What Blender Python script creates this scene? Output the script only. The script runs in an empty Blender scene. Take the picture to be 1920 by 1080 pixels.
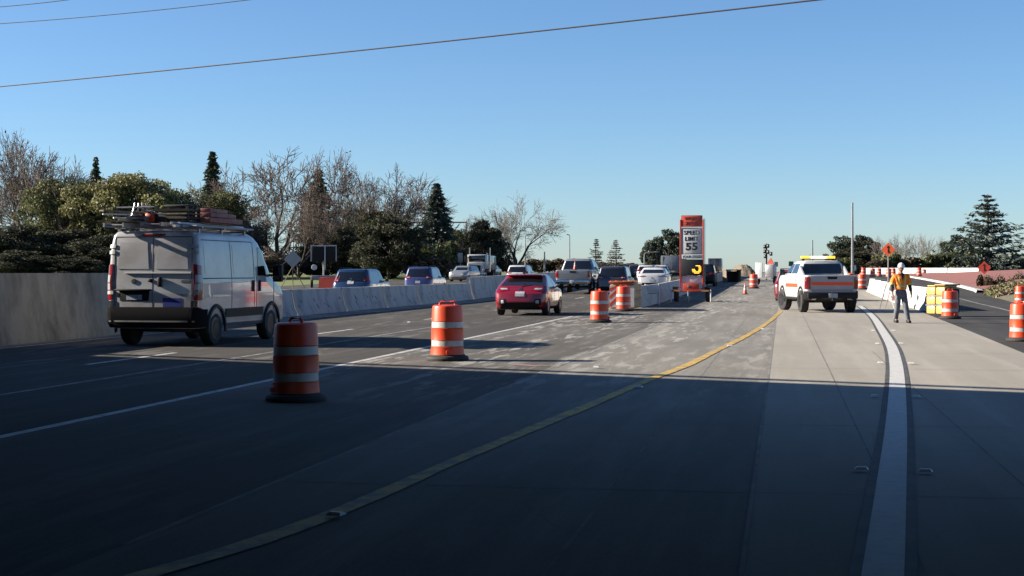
import bpy, bmesh, math, random
import numpy as np
from mathutils import Vector, Matrix
R = math.radians
random.seed(7)
scene = bpy.context.scene
col = scene.collection

# ------------------------------------------------------------------ camera, sky, sun, exposure
EYE = 1.5
cd = bpy.data.cameras.new('camera'); cam = bpy.data.objects.new('camera', cd); col.objects.link(cam)
cam.location = (0, 0, EYE); cam.rotation_euler = (R(90), 0, 0)
cd.sensor_width = 36; cd.lens = 54.4; cd.shift_y = -30/1920
cd.clip_start = 0.05; cd.clip_end = 9000
scene.camera = cam

SUN_EL, SUN_AHEAD = 22.0, 5.0          # the sun stands to the left, a little ahead
w = bpy.data.worlds.new('World'); scene.world = w; w.use_nodes = True
nt = w.node_tree; bg = nt.nodes['Background']
sky = nt.nodes.new('ShaderNodeTexSky'); sky.sky_type = 'NISHITA'; sky.sun_disc = False
sky.sun_elevation = R(SUN_EL); sky.sun_rotation = R(-(90 - SUN_AHEAD))
sky.altitude = 300; sky.air_density = 0.9; sky.dust_density = 0.25; sky.ozone_density = 6.0
nt.links.new(sky.outputs[0], bg.inputs[0]); bg.inputs[1].default_value = 0.0505
sd = bpy.data.lights.new('sun', 'SUN'); sd.energy = 5.0; sd.angle = R(0.5); sd.color = (1.0, 0.9, 0.76)
sun = bpy.data.objects.new('sun', sd); col.objects.link(sun)
SV = Vector((-math.cos(R(SUN_AHEAD))*math.cos(R(SUN_EL)), math.sin(R(SUN_AHEAD))*math.cos(R(SUN_EL)), math.sin(R(SUN_EL))))
sun.rotation_euler = SV.to_track_quat('Z', 'Y').to_euler()
sun.location = SV*50
vs = scene.view_settings; vs.view_transform = 'Standard'; vs.look = 'None'; vs.exposure = 1.65; vs.gamma = 1

# ------------------------------------------------------------------ place: the road runs 10 degrees to the right of the view
F = 2900.0; YH = 510.0
A = math.atan(507/F); SA, CA = math.sin(A), math.cos(A)
def P(s, t): return (s*SA + t*CA, s*CA - t*SA)
def ST(x, y): return (x*SA + y*CA, x*CA - y*SA)
def H(s):
    if s <= 75: return 0.0
    return 1.35*(1 - math.exp(-((s-75)/110)**1.3))
def hxy(x, y): return H(ST(x, y)[0])
def G(px, py):
    """ground point seen at a photo pixel"""
    lo, hi = 2.0, 3000.0
    k = (px-960)/F
    for _ in range(50):
        m = (lo+hi)/2
        if (EYE - hxy(k*m, m))/m*F + YH > py: lo = m
        else: hi = m
    return (k*lo, lo)
def gst(px, py): return ST(*G(px, py))
def at(px, Y): return ((px-960)/F*Y, Y)

# ------------------------------------------------------------------ materials
KALB = 0.555
def dim(c, k=None): return tuple(v*(KALB if k is None else k) for v in c)
def mat(name, color, rough=0.6, metal=0.0, coat=0.0, noise=None, spec=0.5, emit=None, bump=None, island=0.0, trans=0.0, sub=None):
    color = dim(color)
    if noise: noise = (noise[0], dim(noise[1])) + tuple(noise[2:])
    m = bpy.data.materials.new(name); m.use_nodes = True
    n = m.node_tree; b = n.nodes['Principled BSDF']
    b.inputs['Base Color'].default_value = (*color, 1); b.inputs['Roughness'].default_value = rough
    b.inputs['Metallic'].default_value = metal; b.inputs['Coat Weight'].default_value = coat
    b.inputs['Coat Roughness'].default_value = 0.05
    b.inputs['Specular IOR Level'].default_value = spec
    if emit: b.inputs['Emission Color'].default_value = (*emit[0], 1); b.inputs['Emission Strength'].default_value = emit[1]
    src = None
    if noise:   # (scale, color2, amount[, (sx,sy,sz), lo, hi])
        tc = n.nodes.new('ShaderNodeTexCoord'); mp = n.nodes.new('ShaderNodeMapping')
        mp.inputs['Scale'].default_value = noise[3] if len(noise) > 3 else (1, 1, 1)
        tx = n.nodes.new('ShaderNodeTexNoise'); tx.inputs['Scale'].default_value = noise[0]; tx.inputs['Detail'].default_value = 6
        tx.inputs['Roughness'].default_value = 0.65
        mr = n.nodes.new('ShaderNodeMapRange'); mr.inputs[1].default_value = noise[4] if len(noise) > 4 else 0.4
        mr.inputs[2].default_value = noise[5] if len(noise) > 5 else 0.65; mr.inputs[4].default_value = noise[2]
        mx = n.nodes.new('ShaderNodeMix'); mx.data_type = 'RGBA'
        mx.inputs[6].default_value = (*color, 1); mx.inputs[7].default_value = (*noise[1], 1)
        n.links.new(tc.outputs['Object'], mp.inputs[0]); n.links.new(mp.outputs[0], tx.inputs[0])
        n.links.new(tx.outputs[0], mr.inputs[0]); n.links.new(mr.outputs[0], mx.inputs[0]); src = mx.outputs[2]
    if island:
        g = n.nodes.new('ShaderNodeNewGeometry'); hs = n.nodes.new('ShaderNodeHueSaturation')
        mr = n.nodes.new('ShaderNodeMapRange'); mr.inputs[3].default_value = 1-island; mr.inputs[4].default_value = 1+island
        n.links.new(g.outputs['Random Per Island'], mr.inputs[0]); n.links.new(mr.outputs[0], hs.inputs['Value'])
        if src: n.links.new(src, hs.inputs['Color'])
        else: hs.inputs['Color'].default_value = (*color, 1)
        src = hs.outputs[0]
    if src: n.links.new(src, b.inputs['Base Color'])
    if bump:
        tc = n.nodes.new('ShaderNodeTexCoord'); tx = n.nodes.new('ShaderNodeTexNoise'); tx.inputs['Scale'].default_value = bump[0]
        tx.inputs['Detail'].default_value = 4
        bp = n.nodes.new('ShaderNodeBump'); bp.inputs['Strength'].default_value = bump[1]; bp.inputs['Distance'].default_value = bump[2] if len(bump) > 2 else 0.01
        n.links.new(tc.outputs['Object'], tx.inputs[0]); n.links.new(tx.outputs[0], bp.inputs['Height']); n.links.new(bp.outputs[0], b.inputs['Normal'])
    if trans:
        tr = n.nodes.new('ShaderNodeBsdfTranslucent'); ms = n.nodes.new('ShaderNodeMixShader'); ms.inputs[0].default_value = trans
        tr.inputs[0].default_value = (*color, 1)
        if src: n.links.new(src, tr.inputs[0])
        n.links.new(b.outputs[0], ms.inputs[1]); n.links.new(tr.outputs[0], ms.inputs[2]); n.links.new(ms.outputs[0], n.nodes['Material Output'].inputs[0])
    return m

def road_mat(name, base, dark, light, scuff=0.0, scuffcol=(0.46, 0.44, 0.4), stripe=0.0, crack=0.0, blotch=1.0):
    """pavement: speckle, wheel-path streaks along the road, patches, scuffs, hairline cracks"""
    base, dark, light, scuffcol = dim(base), dim(dark), dim(light), dim(scuffcol)
    m = bpy.data.materials.new(name); m.use_nodes = True; n = m.node_tree; b = n.nodes['Principled BSDF']
    N = n.nodes.new; L = n.links.new
    geo = N('ShaderNodeNewGeometry')
    rot = N('ShaderNodeVectorRotate'); rot.rotation_type = 'Z_AXIS'; rot.inputs['Angle'].default_value = A
    L(geo.outputs['Position'], rot.inputs['Vector'])     # x = across, y = along the road
    def noise(scale, sc, detail=5, rough=0.6, off=(0, 0, 0)):
        mp = N('ShaderNodeMapping'); mp.inputs['Scale'].default_value = sc; mp.inputs['Location'].default_value = off
        t = N('ShaderNodeTexNoise'); t.inputs['Scale'].default_value = scale; t.inputs['Detail'].default_value = detail; t.inputs['Roughness'].default_value = rough
        L(rot.outputs[0], mp.inputs[0]); L(mp.outputs[0], t.inputs[0]); return t.outputs[0]
    def rng(v, a, c, o0, o1):
        r = N('ShaderNodeMapRange'); r.inputs[1].default_value = a; r.inputs[2].default_value = c; r.inputs[3].default_value = o0; r.inputs[4].default_value = o1
        L(v, r.inputs[0]); return r.outputs[0]
    def mix(f, c1, c2):
        x = N('ShaderNodeMix'); x.data_type = 'RGBA'
        L(f, x.inputs[0])
        for i, c in ((6, c1), (7, c2)):
            if isinstance(c, tuple): x.inputs[i].default_value = (*c, 1)
            else: L(c, x.inputs[i])
        return x.outputs[2]
    c = mix(rng(noise(0.35, (1, 0.35, 1), 4), 0.35, 0.65, 0, blotch), base, dark)
    c = mix(rng(noise(2.2, (1, 0.05, 1), 5, 0.6, (3, 1, 0)), 0.48, 0.72, 0, 0.75), c, light)
    c = mix(rng(noise(1.4, (1, 0.03, 1), 3, 0.5, (9, 4, 0)), 0.5, 0.75, 0, 0.7), c, dark)
    c = mix(rng(noise(60, (1, 1, 1), 2, 0.7), 0.3, 0.75, 0, 0.4), c, light)
    if scuff:
        a = rng(noise(1.0, (4.2, 0.5, 1), 6, 0.62, (5, 7, 0)), 0.51, 0.58, 0, 1.0)
        bb = rng(noise(0.5, (1.3, 0.12, 1), 3, 0.5, (1, 17, 0)), 0.42, 0.52, 0, scuff)
        mu = N('ShaderNodeMath'); mu.operation = 'MULTIPLY'; L(a, mu.inputs[0]); L(bb, mu.inputs[1])
        sp = N('ShaderNodeSeparateXYZ'); L(rot.outputs[0], sp.inputs[0])
        fade = rng(sp.outputs[1], 17.0, 26.0, .15, 1.0)          # the grinding starts some way up the road
        band = rng(noise(0.45, (1.6, 0.02, 1), 2, 0.5, (4, 2, 0)), 0.36, 0.5, .3, 1.0)
        m2 = N('ShaderNodeMath'); m2.operation = 'MULTIPLY'; L(fade, m2.inputs[0]); L(band, m2.inputs[1])
        m3 = N('ShaderNodeMath'); m3.operation = 'MULTIPLY'; L(mu.outputs[0], m3.inputs[0]); L(m2.outputs[0], m3.inputs[1])
        c = mix(m3.outputs[0], c, scuffcol)
    if crack:
        v = N('ShaderNodeTexVoronoi'); v.feature = 'DISTANCE_TO_EDGE'; v.inputs['Scale'].default_value = 0.35
        ws = N('ShaderNodeVectorMath'); ws.operation = 'ADD'
        tn = N('ShaderNodeTexNoise'); tn.inputs['Scale'].default_value = 1.3; L(rot.outputs[0], tn.inputs[0])
        L(rot.outputs[0], ws.inputs[0]); L(tn.outputs[1], ws.inputs[1]); L(ws.outputs[0], v.inputs['Vector'])
        c = mix(rng(v.outputs['Distance'], 0.0, 0.006, crack, 0), c, dark)
    L(c, b.inputs['Base Color'])
    b.inputs['Roughness'].default_value = 0.92; b.inputs['Specular IOR Level'].default_value = 0.12
    bp = N('ShaderNodeBump'); bp.inputs['Strength'].default_value = 0.35; bp.inputs['Distance'].default_value = 0.008
    L(noise(45, (1, 1, 1), 3, 0.7), bp.inputs['Height']); L(bp.outputs[0], b.inputs['Normal'])
    return m

M = {}
def mk():
    M['asphalt'] = road_mat('asphalt', (0.098, 0.09, 0.08), (0.068, 0.063, 0.057), (0.14, 0.13, 0.118), scuff=0.25, crack=0.5)
    M['worn'] = road_mat('worn pavement', (0.17, 0.158, 0.14), (0.11, 0.102, 0.092), (0.26, 0.245, 0.218), scuff=1.0, crack=0.6)
    M['lane'] = road_mat('lane concrete', (0.31, 0.292, 0.258), (0.21, 0.198, 0.176), (0.42, 0.4, 0.36), scuff=0.8, crack=0.4, scuffcol=(0.55, 0.53, 0.48))
    M['slab'] = road_mat('concrete slab', (0.48, 0.445, 0.382), (0.35, 0.325, 0.28), (0.57, 0.53, 0.465), crack=0.35, blotch=0.7)
    M['ramp'] = road_mat('ramp asphalt', (0.085, 0.082, 0.078), (0.055, 0.053, 0.052), (0.13, 0.125, 0.118))
    M['ground'] = mat('dry verge', (0.09, 0.085, 0.045), 0.95, noise=(0.05, (0.12, 0.15, 0.03), 1.0, (1, 1, 1), 0.42, 0.55))
    M['lawn'] = mat('winter grass', (0.13, 0.2, 0.025), 0.95, noise=(0.8, (0.2, 0.22, 0.06), 1.0))
    M['red'] = mat('red stamped paving', (0.36, 0.13, 0.105), 0.9, noise=(0.7, (0.25, 0.1, 0.085), 0.8), bump=(8, .3, .02))
    M['dirt'] = mat('dirt', (0.2, 0.17, 0.1), 0.95, noise=(2, (0.07, 0.06, 0.045), 1), bump=(5, .5, .05))
    M['white_line'] = mat('white marking', (0.7, 0.69, 0.66), 0.7, noise=(5, (0.26, 0.25, 0.24), 0.9, (1, 1, 1), 0.46, 0.66))
    M['wide_white'] = mat('wide white marking', (0.78, 0.77, 0.74), 0.7, noise=(9, (0.55, 0.54, 0.51), 0.8, (1, 1, 1), 0.45, 0.7))
    M['worn_line'] = mat('worn marking', (0.42, 0.42, 0.4), 0.8, noise=(3, (0.16, 0.15, 0.14), 1.0, (1, 1, 1), 0.4, 0.58))
    M['yellow_line'] = mat('yellow marking', (0.85, 0.52, 0.06), 0.75, noise=(4.5, (0.34, 0.28, 0.16), 1.0, (1, 1, 1), 0.44, 0.58))
    M['black_line'] = mat('black marking', (0.05, 0.05, 0.05), 0.8, noise=(3, (0.13, 0.125, 0.12), 0.9))
    M['joint'] = mat('joint', (0.19, 0.18, 0.16), 0.9, noise=(1.5, (0.34, 0.32, 0.28), 1.0))
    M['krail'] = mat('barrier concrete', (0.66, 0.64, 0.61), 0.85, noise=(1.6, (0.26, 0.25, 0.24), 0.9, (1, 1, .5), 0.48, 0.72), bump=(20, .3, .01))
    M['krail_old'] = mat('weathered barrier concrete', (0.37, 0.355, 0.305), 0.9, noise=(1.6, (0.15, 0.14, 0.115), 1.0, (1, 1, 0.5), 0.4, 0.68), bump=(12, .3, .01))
    M['scrape'] = mat('tyre scrape', (0.03, 0.03, 0.035), 0.9)
    M['orange'] = mat('orange plastic', (1.05, 0.085, 0.012), 0.42, noise=(4, (0.55, 0.075, 0.03), 0.75, (1, 1, .6), .48, .72))
    M['deep_orange'] = mat('orange paint', (0.75, 0.08, 0.03), 0.45, noise=(3, (0.45, 0.07, 0.03), 0.6))
    M['reflective'] = mat('white reflective sheeting', (0.72, 0.72, 0.68), 0.4, noise=(6, (0.38, 0.36, 0.33), 0.85, (1, 1, .5), .48, .7))
    M['rubber'] = mat('rubber', (0.022, 0.021, 0.02), 0.8, noise=(12, (0.05, 0.046, 0.04), 0.7))
    M['tyre'] = mat('tyre', (0.028, 0.027, 0.026), 0.85, noise=(15, (0.06, 0.055, 0.05), 0.5))
    M['rim'] = mat('alloy', (0.4, 0.4, 0.41), 0.35, 0.8)
    M['rim_dark'] = mat('dark alloy', (0.12, 0.12, 0.125), 0.4, 0.6)
    M['glass'] = mat('tinted glass', (0.012, 0.013, 0.016), 0.06, coat=0.6, spec=0.6)
    M['black'] = mat('black plastic', (0.012, 0.012, 0.013), 0.55, spec=.25)
    M['under'] = mat('underbody', (0.02, 0.02, 0.02), 0.8)
    M['chrome'] = mat('chrome', (0.7, 0.7, 0.72), 0.18, 1.0)
    M['steel'] = mat('galvanized steel', (0.42, 0.43, 0.44), 0.45, 0.5, noise=(6, (0.28, 0.28, 0.29), 0.6))
    M['aluminium'] = mat('aluminium', (0.55, 0.55, 0.56), 0.4, 0.7, noise=(8, (0.38, 0.38, 0.38), 0.7))
    M['textured'] = mat('textured bumper plastic', (0.02, 0.02, 0.021), 1.0, spec=.03)
    M['taillight'] = mat('tail light', (0.27, 0.006, 0.012), 0.2, coat=0.8)
    M['clear'] = mat('clear lens', (0.55, 0.54, 0.55), 0.2, coat=0.8)
    M['plate'] = mat('licence plate', (0.6, 0.61, 0.64), 0.5, noise=(22, (0.25, 0.26, 0.36), 0.8, (1, 1, 1), .5, .6))
    M['van_paint'] = mat('dusty white van paint', (0.56, 0.56, 0.58), 0.3, coat=0.9, noise=(1.2, (0.4, 0.385, 0.38), 0.9), spec=.5)
    M['dark_line'] = mat('panel gap', (0.05, 0.05, 0.055), 0.7)  # even dark colour of seams, pressings and lettering
    M['blue_panel'] = mat('blue sticker', (0.035, 0.055, 0.3), 0.4)
    M['white_paint'] = mat('clean white paint', (0.8, 0.8, 0.8), 0.3, coat=0.6)
    M['red_paint'] = mat('crimson paint', (0.34, 0.008, 0.022), 0.28, metal=.15, coat=0.9)
    M['maroon'] = mat('maroon paint', (0.2, 0.012, 0.02), 0.3, coat=0.8)
    M['silver'] = mat('silver paint', (0.42, 0.44, 0.46), 0.3, 0.35, coat=0.7)
    M['dark_grey'] = mat('dark grey paint', (0.075, 0.07, 0.085), 0.3, 0.3, coat=0.8)
    M['blue_dark'] = mat('deep blue paint', (0.02, 0.06, 0.16), 0.28, 0.3, coat=0.9)
    M['blue_mid'] = mat('violet blue paint', (0.07, 0.08, 0.24), 0.3, 0.3, coat=0.9)
    M['orange_stripe'] = mat('orange stripe', (1.3, 0.12, 0.03), 0.4)
    M['amber'] = mat('amber lamp', (0.9, 0.5, 0.05), 0.3, emit=((1.0, 0.5, 0.04), .6))
    M['amber_pale'] = mat('pale amber lamp', (0.9, 0.75, 0.4), 0.3, emit=((1.0, 0.9, 0.62), .62))
    M['led'] = mat('amber led', (0.9, 0.5, 0.05), 0.3, emit=((1.0, 0.45, 0.03), 1.2))
    M['yellow'] = mat('yellow plastic', (0.8, 0.56, 0.14), 0.5, noise=(3, (0.55, 0.37, 0.08), 0.7))
    M['tan'] = mat('faded tan plastic', (0.55, 0.33, 0.1), 0.6, noise=(3, (0.38, 0.22, 0.08), 0.7))
    M['sign_white'] = mat('sign white', (0.9, 0.89, 0.87), 0.5, noise=(4, (0.5, 0.48, 0.47), 0.4))
    M['sign_orange'] = mat('sign orange', (1.35, 0.2, 0.04), 0.5)
    M['sign_red'] = mat('faded red orange', (0.85, 0.09, 0.045), 0.5, noise=(3, (0.45, 0.06, 0.03), 0.6))
    M['sign_green'] = mat('green sign', (0.02, 0.13, 0.07), 0.5)
    M['sign_text'] = mat('sign lettering', (0.015, 0.015, 0.018), 0.5)
    M['rust_text'] = mat('dark red lettering', (0.13, 0.02, 0.015), 0.5)
    M['bark'] = mat('bark', (0.13, 0.105, 0.085), 0.95, noise=(3, (0.035, 0.028, 0.022), 1))
    M['pale_bark'] = mat('pale bark', (0.15, 0.125, 0.1), 0.95, noise=(3, (0.06, 0.05, 0.04), 1))
    M['twig'] = mat('twigs', (0.17, 0.13, 0.11), 0.95)
    M['pale_twig'] = mat('pale twigs', (0.26, 0.22, 0.19), 0.95)
    M['leaf'] = mat('olive leaves', (0.22, 0.235, 0.095), 0.6, island=0.55, trans=0.25, noise=(0.35, (0.13, 0.14, 0.065), 1.0), spec=.25)
    M['leaf_light'] = mat('yellow green leaves', (0.33, 0.315, 0.13), 0.6, island=0.5, trans=0.3, noise=(0.35, (0.2, 0.2, 0.09), 1.0), spec=.25)
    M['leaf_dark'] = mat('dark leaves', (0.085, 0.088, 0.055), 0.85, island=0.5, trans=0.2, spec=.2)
    M['leaf_grey'] = mat('grey green leaves', (0.1, 0.125, 0.085), 0.6, island=0.5, trans=0.25, noise=(0.35, (0.065, 0.085, 0.055), 1.0), spec=.25)
    M['leaf_brown'] = mat('brown leaves', (0.15, 0.115, 0.075), 0.7, island=0.5, trans=0.15, spec=.15)
    M['needle'] = mat('needles', (0.1, 0.13, 0.08), 0.6, island=0.5, trans=0.1, spec=.25)
    M['needle_blue'] = mat('blue green needles', (0.13, 0.165, 0.135), 0.6, island=0.5, trans=0.1, spec=.25)
    M['needle_grey'] = mat('thin grey needles', (0.17, 0.16, 0.13), 0.6, island=0.5, trans=0.1, spec=.25)
    M['hivis'] = mat('orange jacket cloth', (1.4, 0.34, 0.02), 0.75, noise=(9, (1.1, 0.24, 0.02), 0.6), bump=(9, .6, .03))
    M['lime'] = mat('lime tape', (1.0, 0.85, 0.16), 0.5)
    M['tape'] = mat('silver tape', (0.55, 0.56, 0.52), 0.4)
    M['denim'] = mat('grey blue work trousers', (0.13, 0.145, 0.175), 0.9, noise=(8, (0.26, 0.275, 0.31), 0.7), bump=(10, .6, .03))
    M['dark_cloth'] = mat('dark shirt cloth', (0.02, 0.02, 0.025), 0.9)
    M['skin'] = mat('skin', (0.38, 0.19, 0.12), 0.6)
    M['boot'] = mat('boot leather', (0.03, 0.024, 0.02), 0.6)
    M['helmet'] = mat('white helmet', (0.8, 0.8, 0.8), 0.3, coat=.4)
    M['hair'] = mat('dark hair', (0.02, 0.014, 0.01), 0.7)
    M['bridge'] = mat('bridge concrete', (0.3, 0.29, 0.27), 0.9, noise=(1, (0.2, 0.19, 0.18), 0.8))
    M['wood'] = mat('weathered lumber', (0.33, 0.25, 0.17), 0.8, noise=(5, (0.2, 0.15, 0.1), 0.8))
    M['red_box'] = mat('faded red boards', (0.5, 0.2, 0.17), 0.7, noise=(5, (0.2, 0.07, 0.06), 0.8))
    M['navy'] = mat('blue tarp', (0.05, 0.08, 0.25), 0.7)
    M['house'] = mat('pale house wall', (0.5, 0.49, 0.45), 0.9)
    M['roof'] = mat('grey shingles', (0.17, 0.16, 0.15), 0.9)
    M['cable'] = mat('cable', (0.02, 0.02, 0.025), 0.7)
    M['container'] = mat('blue grey steel box', (0.2, 0.24, 0.3), 0.6, noise=(2, (0.15, 0.18, 0.22), .8))
mk()

# ------------------------------------------------------------------ mesh helpers
class MB:
    def __init__(s): s.bm = bmesh.new(); s.mats = []
    def mi(s, m):
        if m not in s.mats: s.mats.append(m)
        return s.mats.index(m)
    def faces(s, vs, fs, m, mtx=None):
        k = s.mi(m); V = []
        for v in vs:
            v = Vector(v)
            V.append(s.bm.verts.new(mtx @ v if mtx else v))
        out = []
        for f in fs:
            try:
                fc = s.bm.faces.new([V[i] for i in f]); fc.material_index = k; out.append(fc)
            except ValueError: pass
        return V, out
    def box(s, c, d, m, rz=0, bevel=0, rot=None, taper=1.0):
        x, y, z = d[0]/2, d[1]/2, d[2]/2
        vs = [(-x, -y, -z), (x, -y, -z), (x, y, -z), (-x, y, -z), (-x*taper, -y*taper, z), (x*taper, -y*taper, z), (x*taper, y*taper, z), (-x*taper, y*taper, z)]
        mt = Matrix.Translation(c) @ (rot.to_4x4() if rot else Matrix.Rotation(rz, 4, 'Z'))
        V, fs = s.faces(vs, [(3, 2, 1, 0), (4, 5, 6, 7), (0, 1, 5, 4), (1, 2, 6, 5), (2, 3, 7, 6), (3, 0, 4, 7)], m, mt)
        if bevel:
            es = list({e for f in fs for e in f.edges})
            bmesh.ops.bevel(s.bm, geom=es, offset=bevel, segments=2, profile=.5, affect='EDGES')
        return s
    def tube(s, pts, r, m, n=8, cap=True):
        pts = [Vector(p) for p in pts]; rs = r if isinstance(r, (list, tuple)) else [r]*len(pts)
        rings = []; k = s.mi(m); up = None
        for i, p in enumerate(pts):
            d = (pts[min(i+1, len(pts)-1)] - pts[max(i-1, 0)])
            if d.length < 1e-9: d = Vector((0, 0, 1))
            d.normalize()
            if up is None: up = Vector((0, 0, 1)) if abs(d.z) < .9 else Vector((1, 0, 0))
            a = d.cross(up).normalized(); b = d.cross(a).normalized(); up = -b if False else up
            rings.append([s.bm.verts.new(p + (a*math.cos(2*math.pi*j/n) + b*math.sin(2*math.pi*j/n))*rs[i]) for j in range(n)])
        for i in range(len(rings)-1):
            for j in range(n):
                f = s.bm.faces.new((rings[i][j], rings[i][(j+1) % n], rings[i+1][(j+1) % n], rings[i+1][j])); f.material_index = k
        if cap:
            for rg in (rings[0][::-1], rings[-1]):
                f = s.bm.faces.new(rg); f.material_index = k
        return s
    def lathe(s, prof, m, n=24, mtx=None, sx=1.0, sy=1.0):
        k = s.mi(m); rings = []
        for r, z in prof:
            rg = []
            for j in range(n):
                a = 2*math.pi*j/n; v = Vector((math.cos(a)*r*sx, math.sin(a)*r*sy, z))
                rg.append(s.bm.verts.new(mtx @ v if mtx else v))
            rings.append(rg)
        for i in range(len(rings)-1):
            for j in range(n):
                f = s.bm.faces.new((rings[i][j], rings[i][(j+1) % n], rings[i+1][(j+1) % n], rings[i+1][j])); f.material_index = k
        for rg, rr in ((rings[0][::-1], prof[0][0]), (rings[-1], prof[-1][0])):
            if rr > 1e-4:
                f = s.bm.faces.new(rg); f.material_index = k
        return s
    def prism(s, poly, d0, d1, m, mtx=None, axis='y'):
        n = len(poly)
        if axis == 'y': vs = [(a, d0, b) for a, b in poly] + [(a, d1, b) for a, b in poly]
        elif axis == 'x': vs = [(d0, a, b) for a, b in poly] + [(d1, a, b) for a, b in poly]
        else: vs = [(a, b, d0) for a, b in poly] + [(a, b, d1) for a, b in poly]
        fs = [tuple(range(n)), tuple(range(2*n-1, n-1, -1))] + [(i, i+n, (i+1) % n + n, (i+1) % n) for i in range(n)]
        s.faces(vs, fs, m, mtx); return s
    def build(s, name, parent=None, smooth=True, angle=0.6, loc=None):
        bmesh.ops.recalc_face_normals(s.bm, faces=s.bm.faces[:])
        if smooth:
            for f in s.bm.faces: f.smooth = True
            for e in s.bm.edges:
                if len(e.link_faces) == 2 and e.calc_face_angle(0) > angle: e.smooth = False
        me = bpy.data.meshes.new(name); s.bm.to_mesh(me); s.bm.free()
        for m in s.mats: me.materials.append(m)
        o = bpy.data.objects.new(name, me); col.objects.link(o)
        if parent: o.parent = parent
        if loc: o.location = loc
        return o

def tag(o, label=None, cat=None, group=None, kind=None):
    if label: o['label'] = label
    if cat: o['category'] = cat
    if group: o['group'] = group
    if kind: o['kind'] = kind
    return o
def thing(name, label, cat, loc=(0, 0, 0), rz=0, group=None, scale=1):
    o = bpy.data.objects.new(name, None); col.objects.link(o); o.empty_display_size = .2
    o.location = loc; o.rotation_euler = (0, 0, rz); o.scale = (scale,)*3
    return tag(o, label, cat, group)
def kids(o): return [c for c in bpy.data.objects if c.parent == o]
def dup(o, parent=None, label=None, top=True, loc=None, rz=None, scale=None):
    c = o.copy(); col.objects.link(c)
    if parent: c.parent = parent
    for ch in list(o.children): dup(ch, c, top=False)
    if top:
        if label: c['label'] = label
        if loc is not None: c.location = loc
        if rz is not None: c.rotation_euler = (0, 0, rz)
        if scale is not None: c.scale = (scale,)*3 if not isinstance(scale, tuple) else scale
    return c
def evaluated(o, name=None):
    dg = bpy.context.evaluated_depsgraph_get(); dg.update()
    me = bpy.data.meshes.new_from_object(o.evaluated_get(dg)); o.modifiers.clear(); o.data = me; return o
def text(body, size, loc, m, parent, name='lettering', rot=(R(90), 0, 0), sx=1.0, ext=.002, bold=0.0):
    cu = bpy.data.curves.new(name, 'FONT'); cu.body = body; cu.size = size; cu.align_x = 'CENTER'; cu.align_y = 'CENTER'; cu.extrude = ext
    cu.offset = bold
    tmp = bpy.data.objects.new('tmp', cu); col.objects.link(tmp)
    dg = bpy.context.evaluated_depsgraph_get(); dg.update()
    me = bpy.data.meshes.new_from_object(tmp.evaluated_get(dg)); bpy.data.objects.remove(tmp)
    me.name = name; me.materials.clear(); me.materials.append(m)
    o = bpy.data.objects.new(name, me); col.objects.link(o); o.parent = parent; o.location = loc; o.rotation_euler = rot; o.scale = (sx, 1, 1)
    return o
def struct(o, kind='structure'): o['kind'] = kind; return o

def strip(name, pts, width, z, m, px=True, step=1.0, parent=None):
    """painted line over ground following photo points (or s,t points)"""
    q = [gst(*p) for p in pts] if px else pts
    # resample (Catmull-Rom)
    out = []
    for i in range(len(q)-1):
        p0 = q[max(i-1, 0)]; p1 = q[i]; p2 = q[i+1]; p3 = q[min(i+2, len(q)-1)]
        k = max(1, int(math.dist(p1, p2)/step))
        for j in range(k):
            u = j/k
            out.append(tuple(.5*((2*p1[a]) + (-p0[a]+p2[a])*u + (2*p0[a]-5*p1[a]+4*p2[a]-p3[a])*u*u + (-p0[a]+3*p1[a]-3*p2[a]+p3[a])*u**3) for a in (0, 1)))
    out.append(q[-1])
    mb = MB(); vs = []; fs = []
    for i, p in enumerate(out):
        a = out[max(i-1, 0)]; b = out[min(i+1, len(out)-1)]
        d = (b[0]-a[0], b[1]-a[1]); l = math.hypot(*d) or 1; n_ = (-d[1]/l, d[0]/l)
        wv = width(i/len(out)) if callable(width) else width
        for sg in (-.5, .5):
            s_, t_ = p[0]+n_[0]*wv*sg, p[1]+n_[1]*wv*sg
            x, y = P(s_, t_); vs.append((x, y, H(s_)+z))
    for i in range(len(out)-1): fs.append((2*i, 2*i+1, 2*i+3, 2*i+2))
    mb.faces(vs, fs, m)
    return mb.build(name, parent, smooth=False)

def sheet(name, left, right, z, m, s0, s1, step=4.0, cols=3):
    """pavement between two edges t=left(s), t=right(s)"""
    mb = MB(); vs = []; fs = []; n = max(1, int((s1-s0)/step))
    for i in range(n+1):
        s_ = s0+(s1-s0)*i/n; a = left(s_); b = right(s_)
        for j in range(cols+1):
            t_ = a+(b-a)*j/cols; x, y = P(s_, t_); vs.append((x, y, H(s_)+z))
    for i in range(n):
        for j in range(cols):
            a = i*(cols+1)+j; fs.append((a, a+1, a+cols+2, a+cols+1))
    mb.faces(vs, fs, m)
    return struct(mb.build(name, smooth=False))
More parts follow.
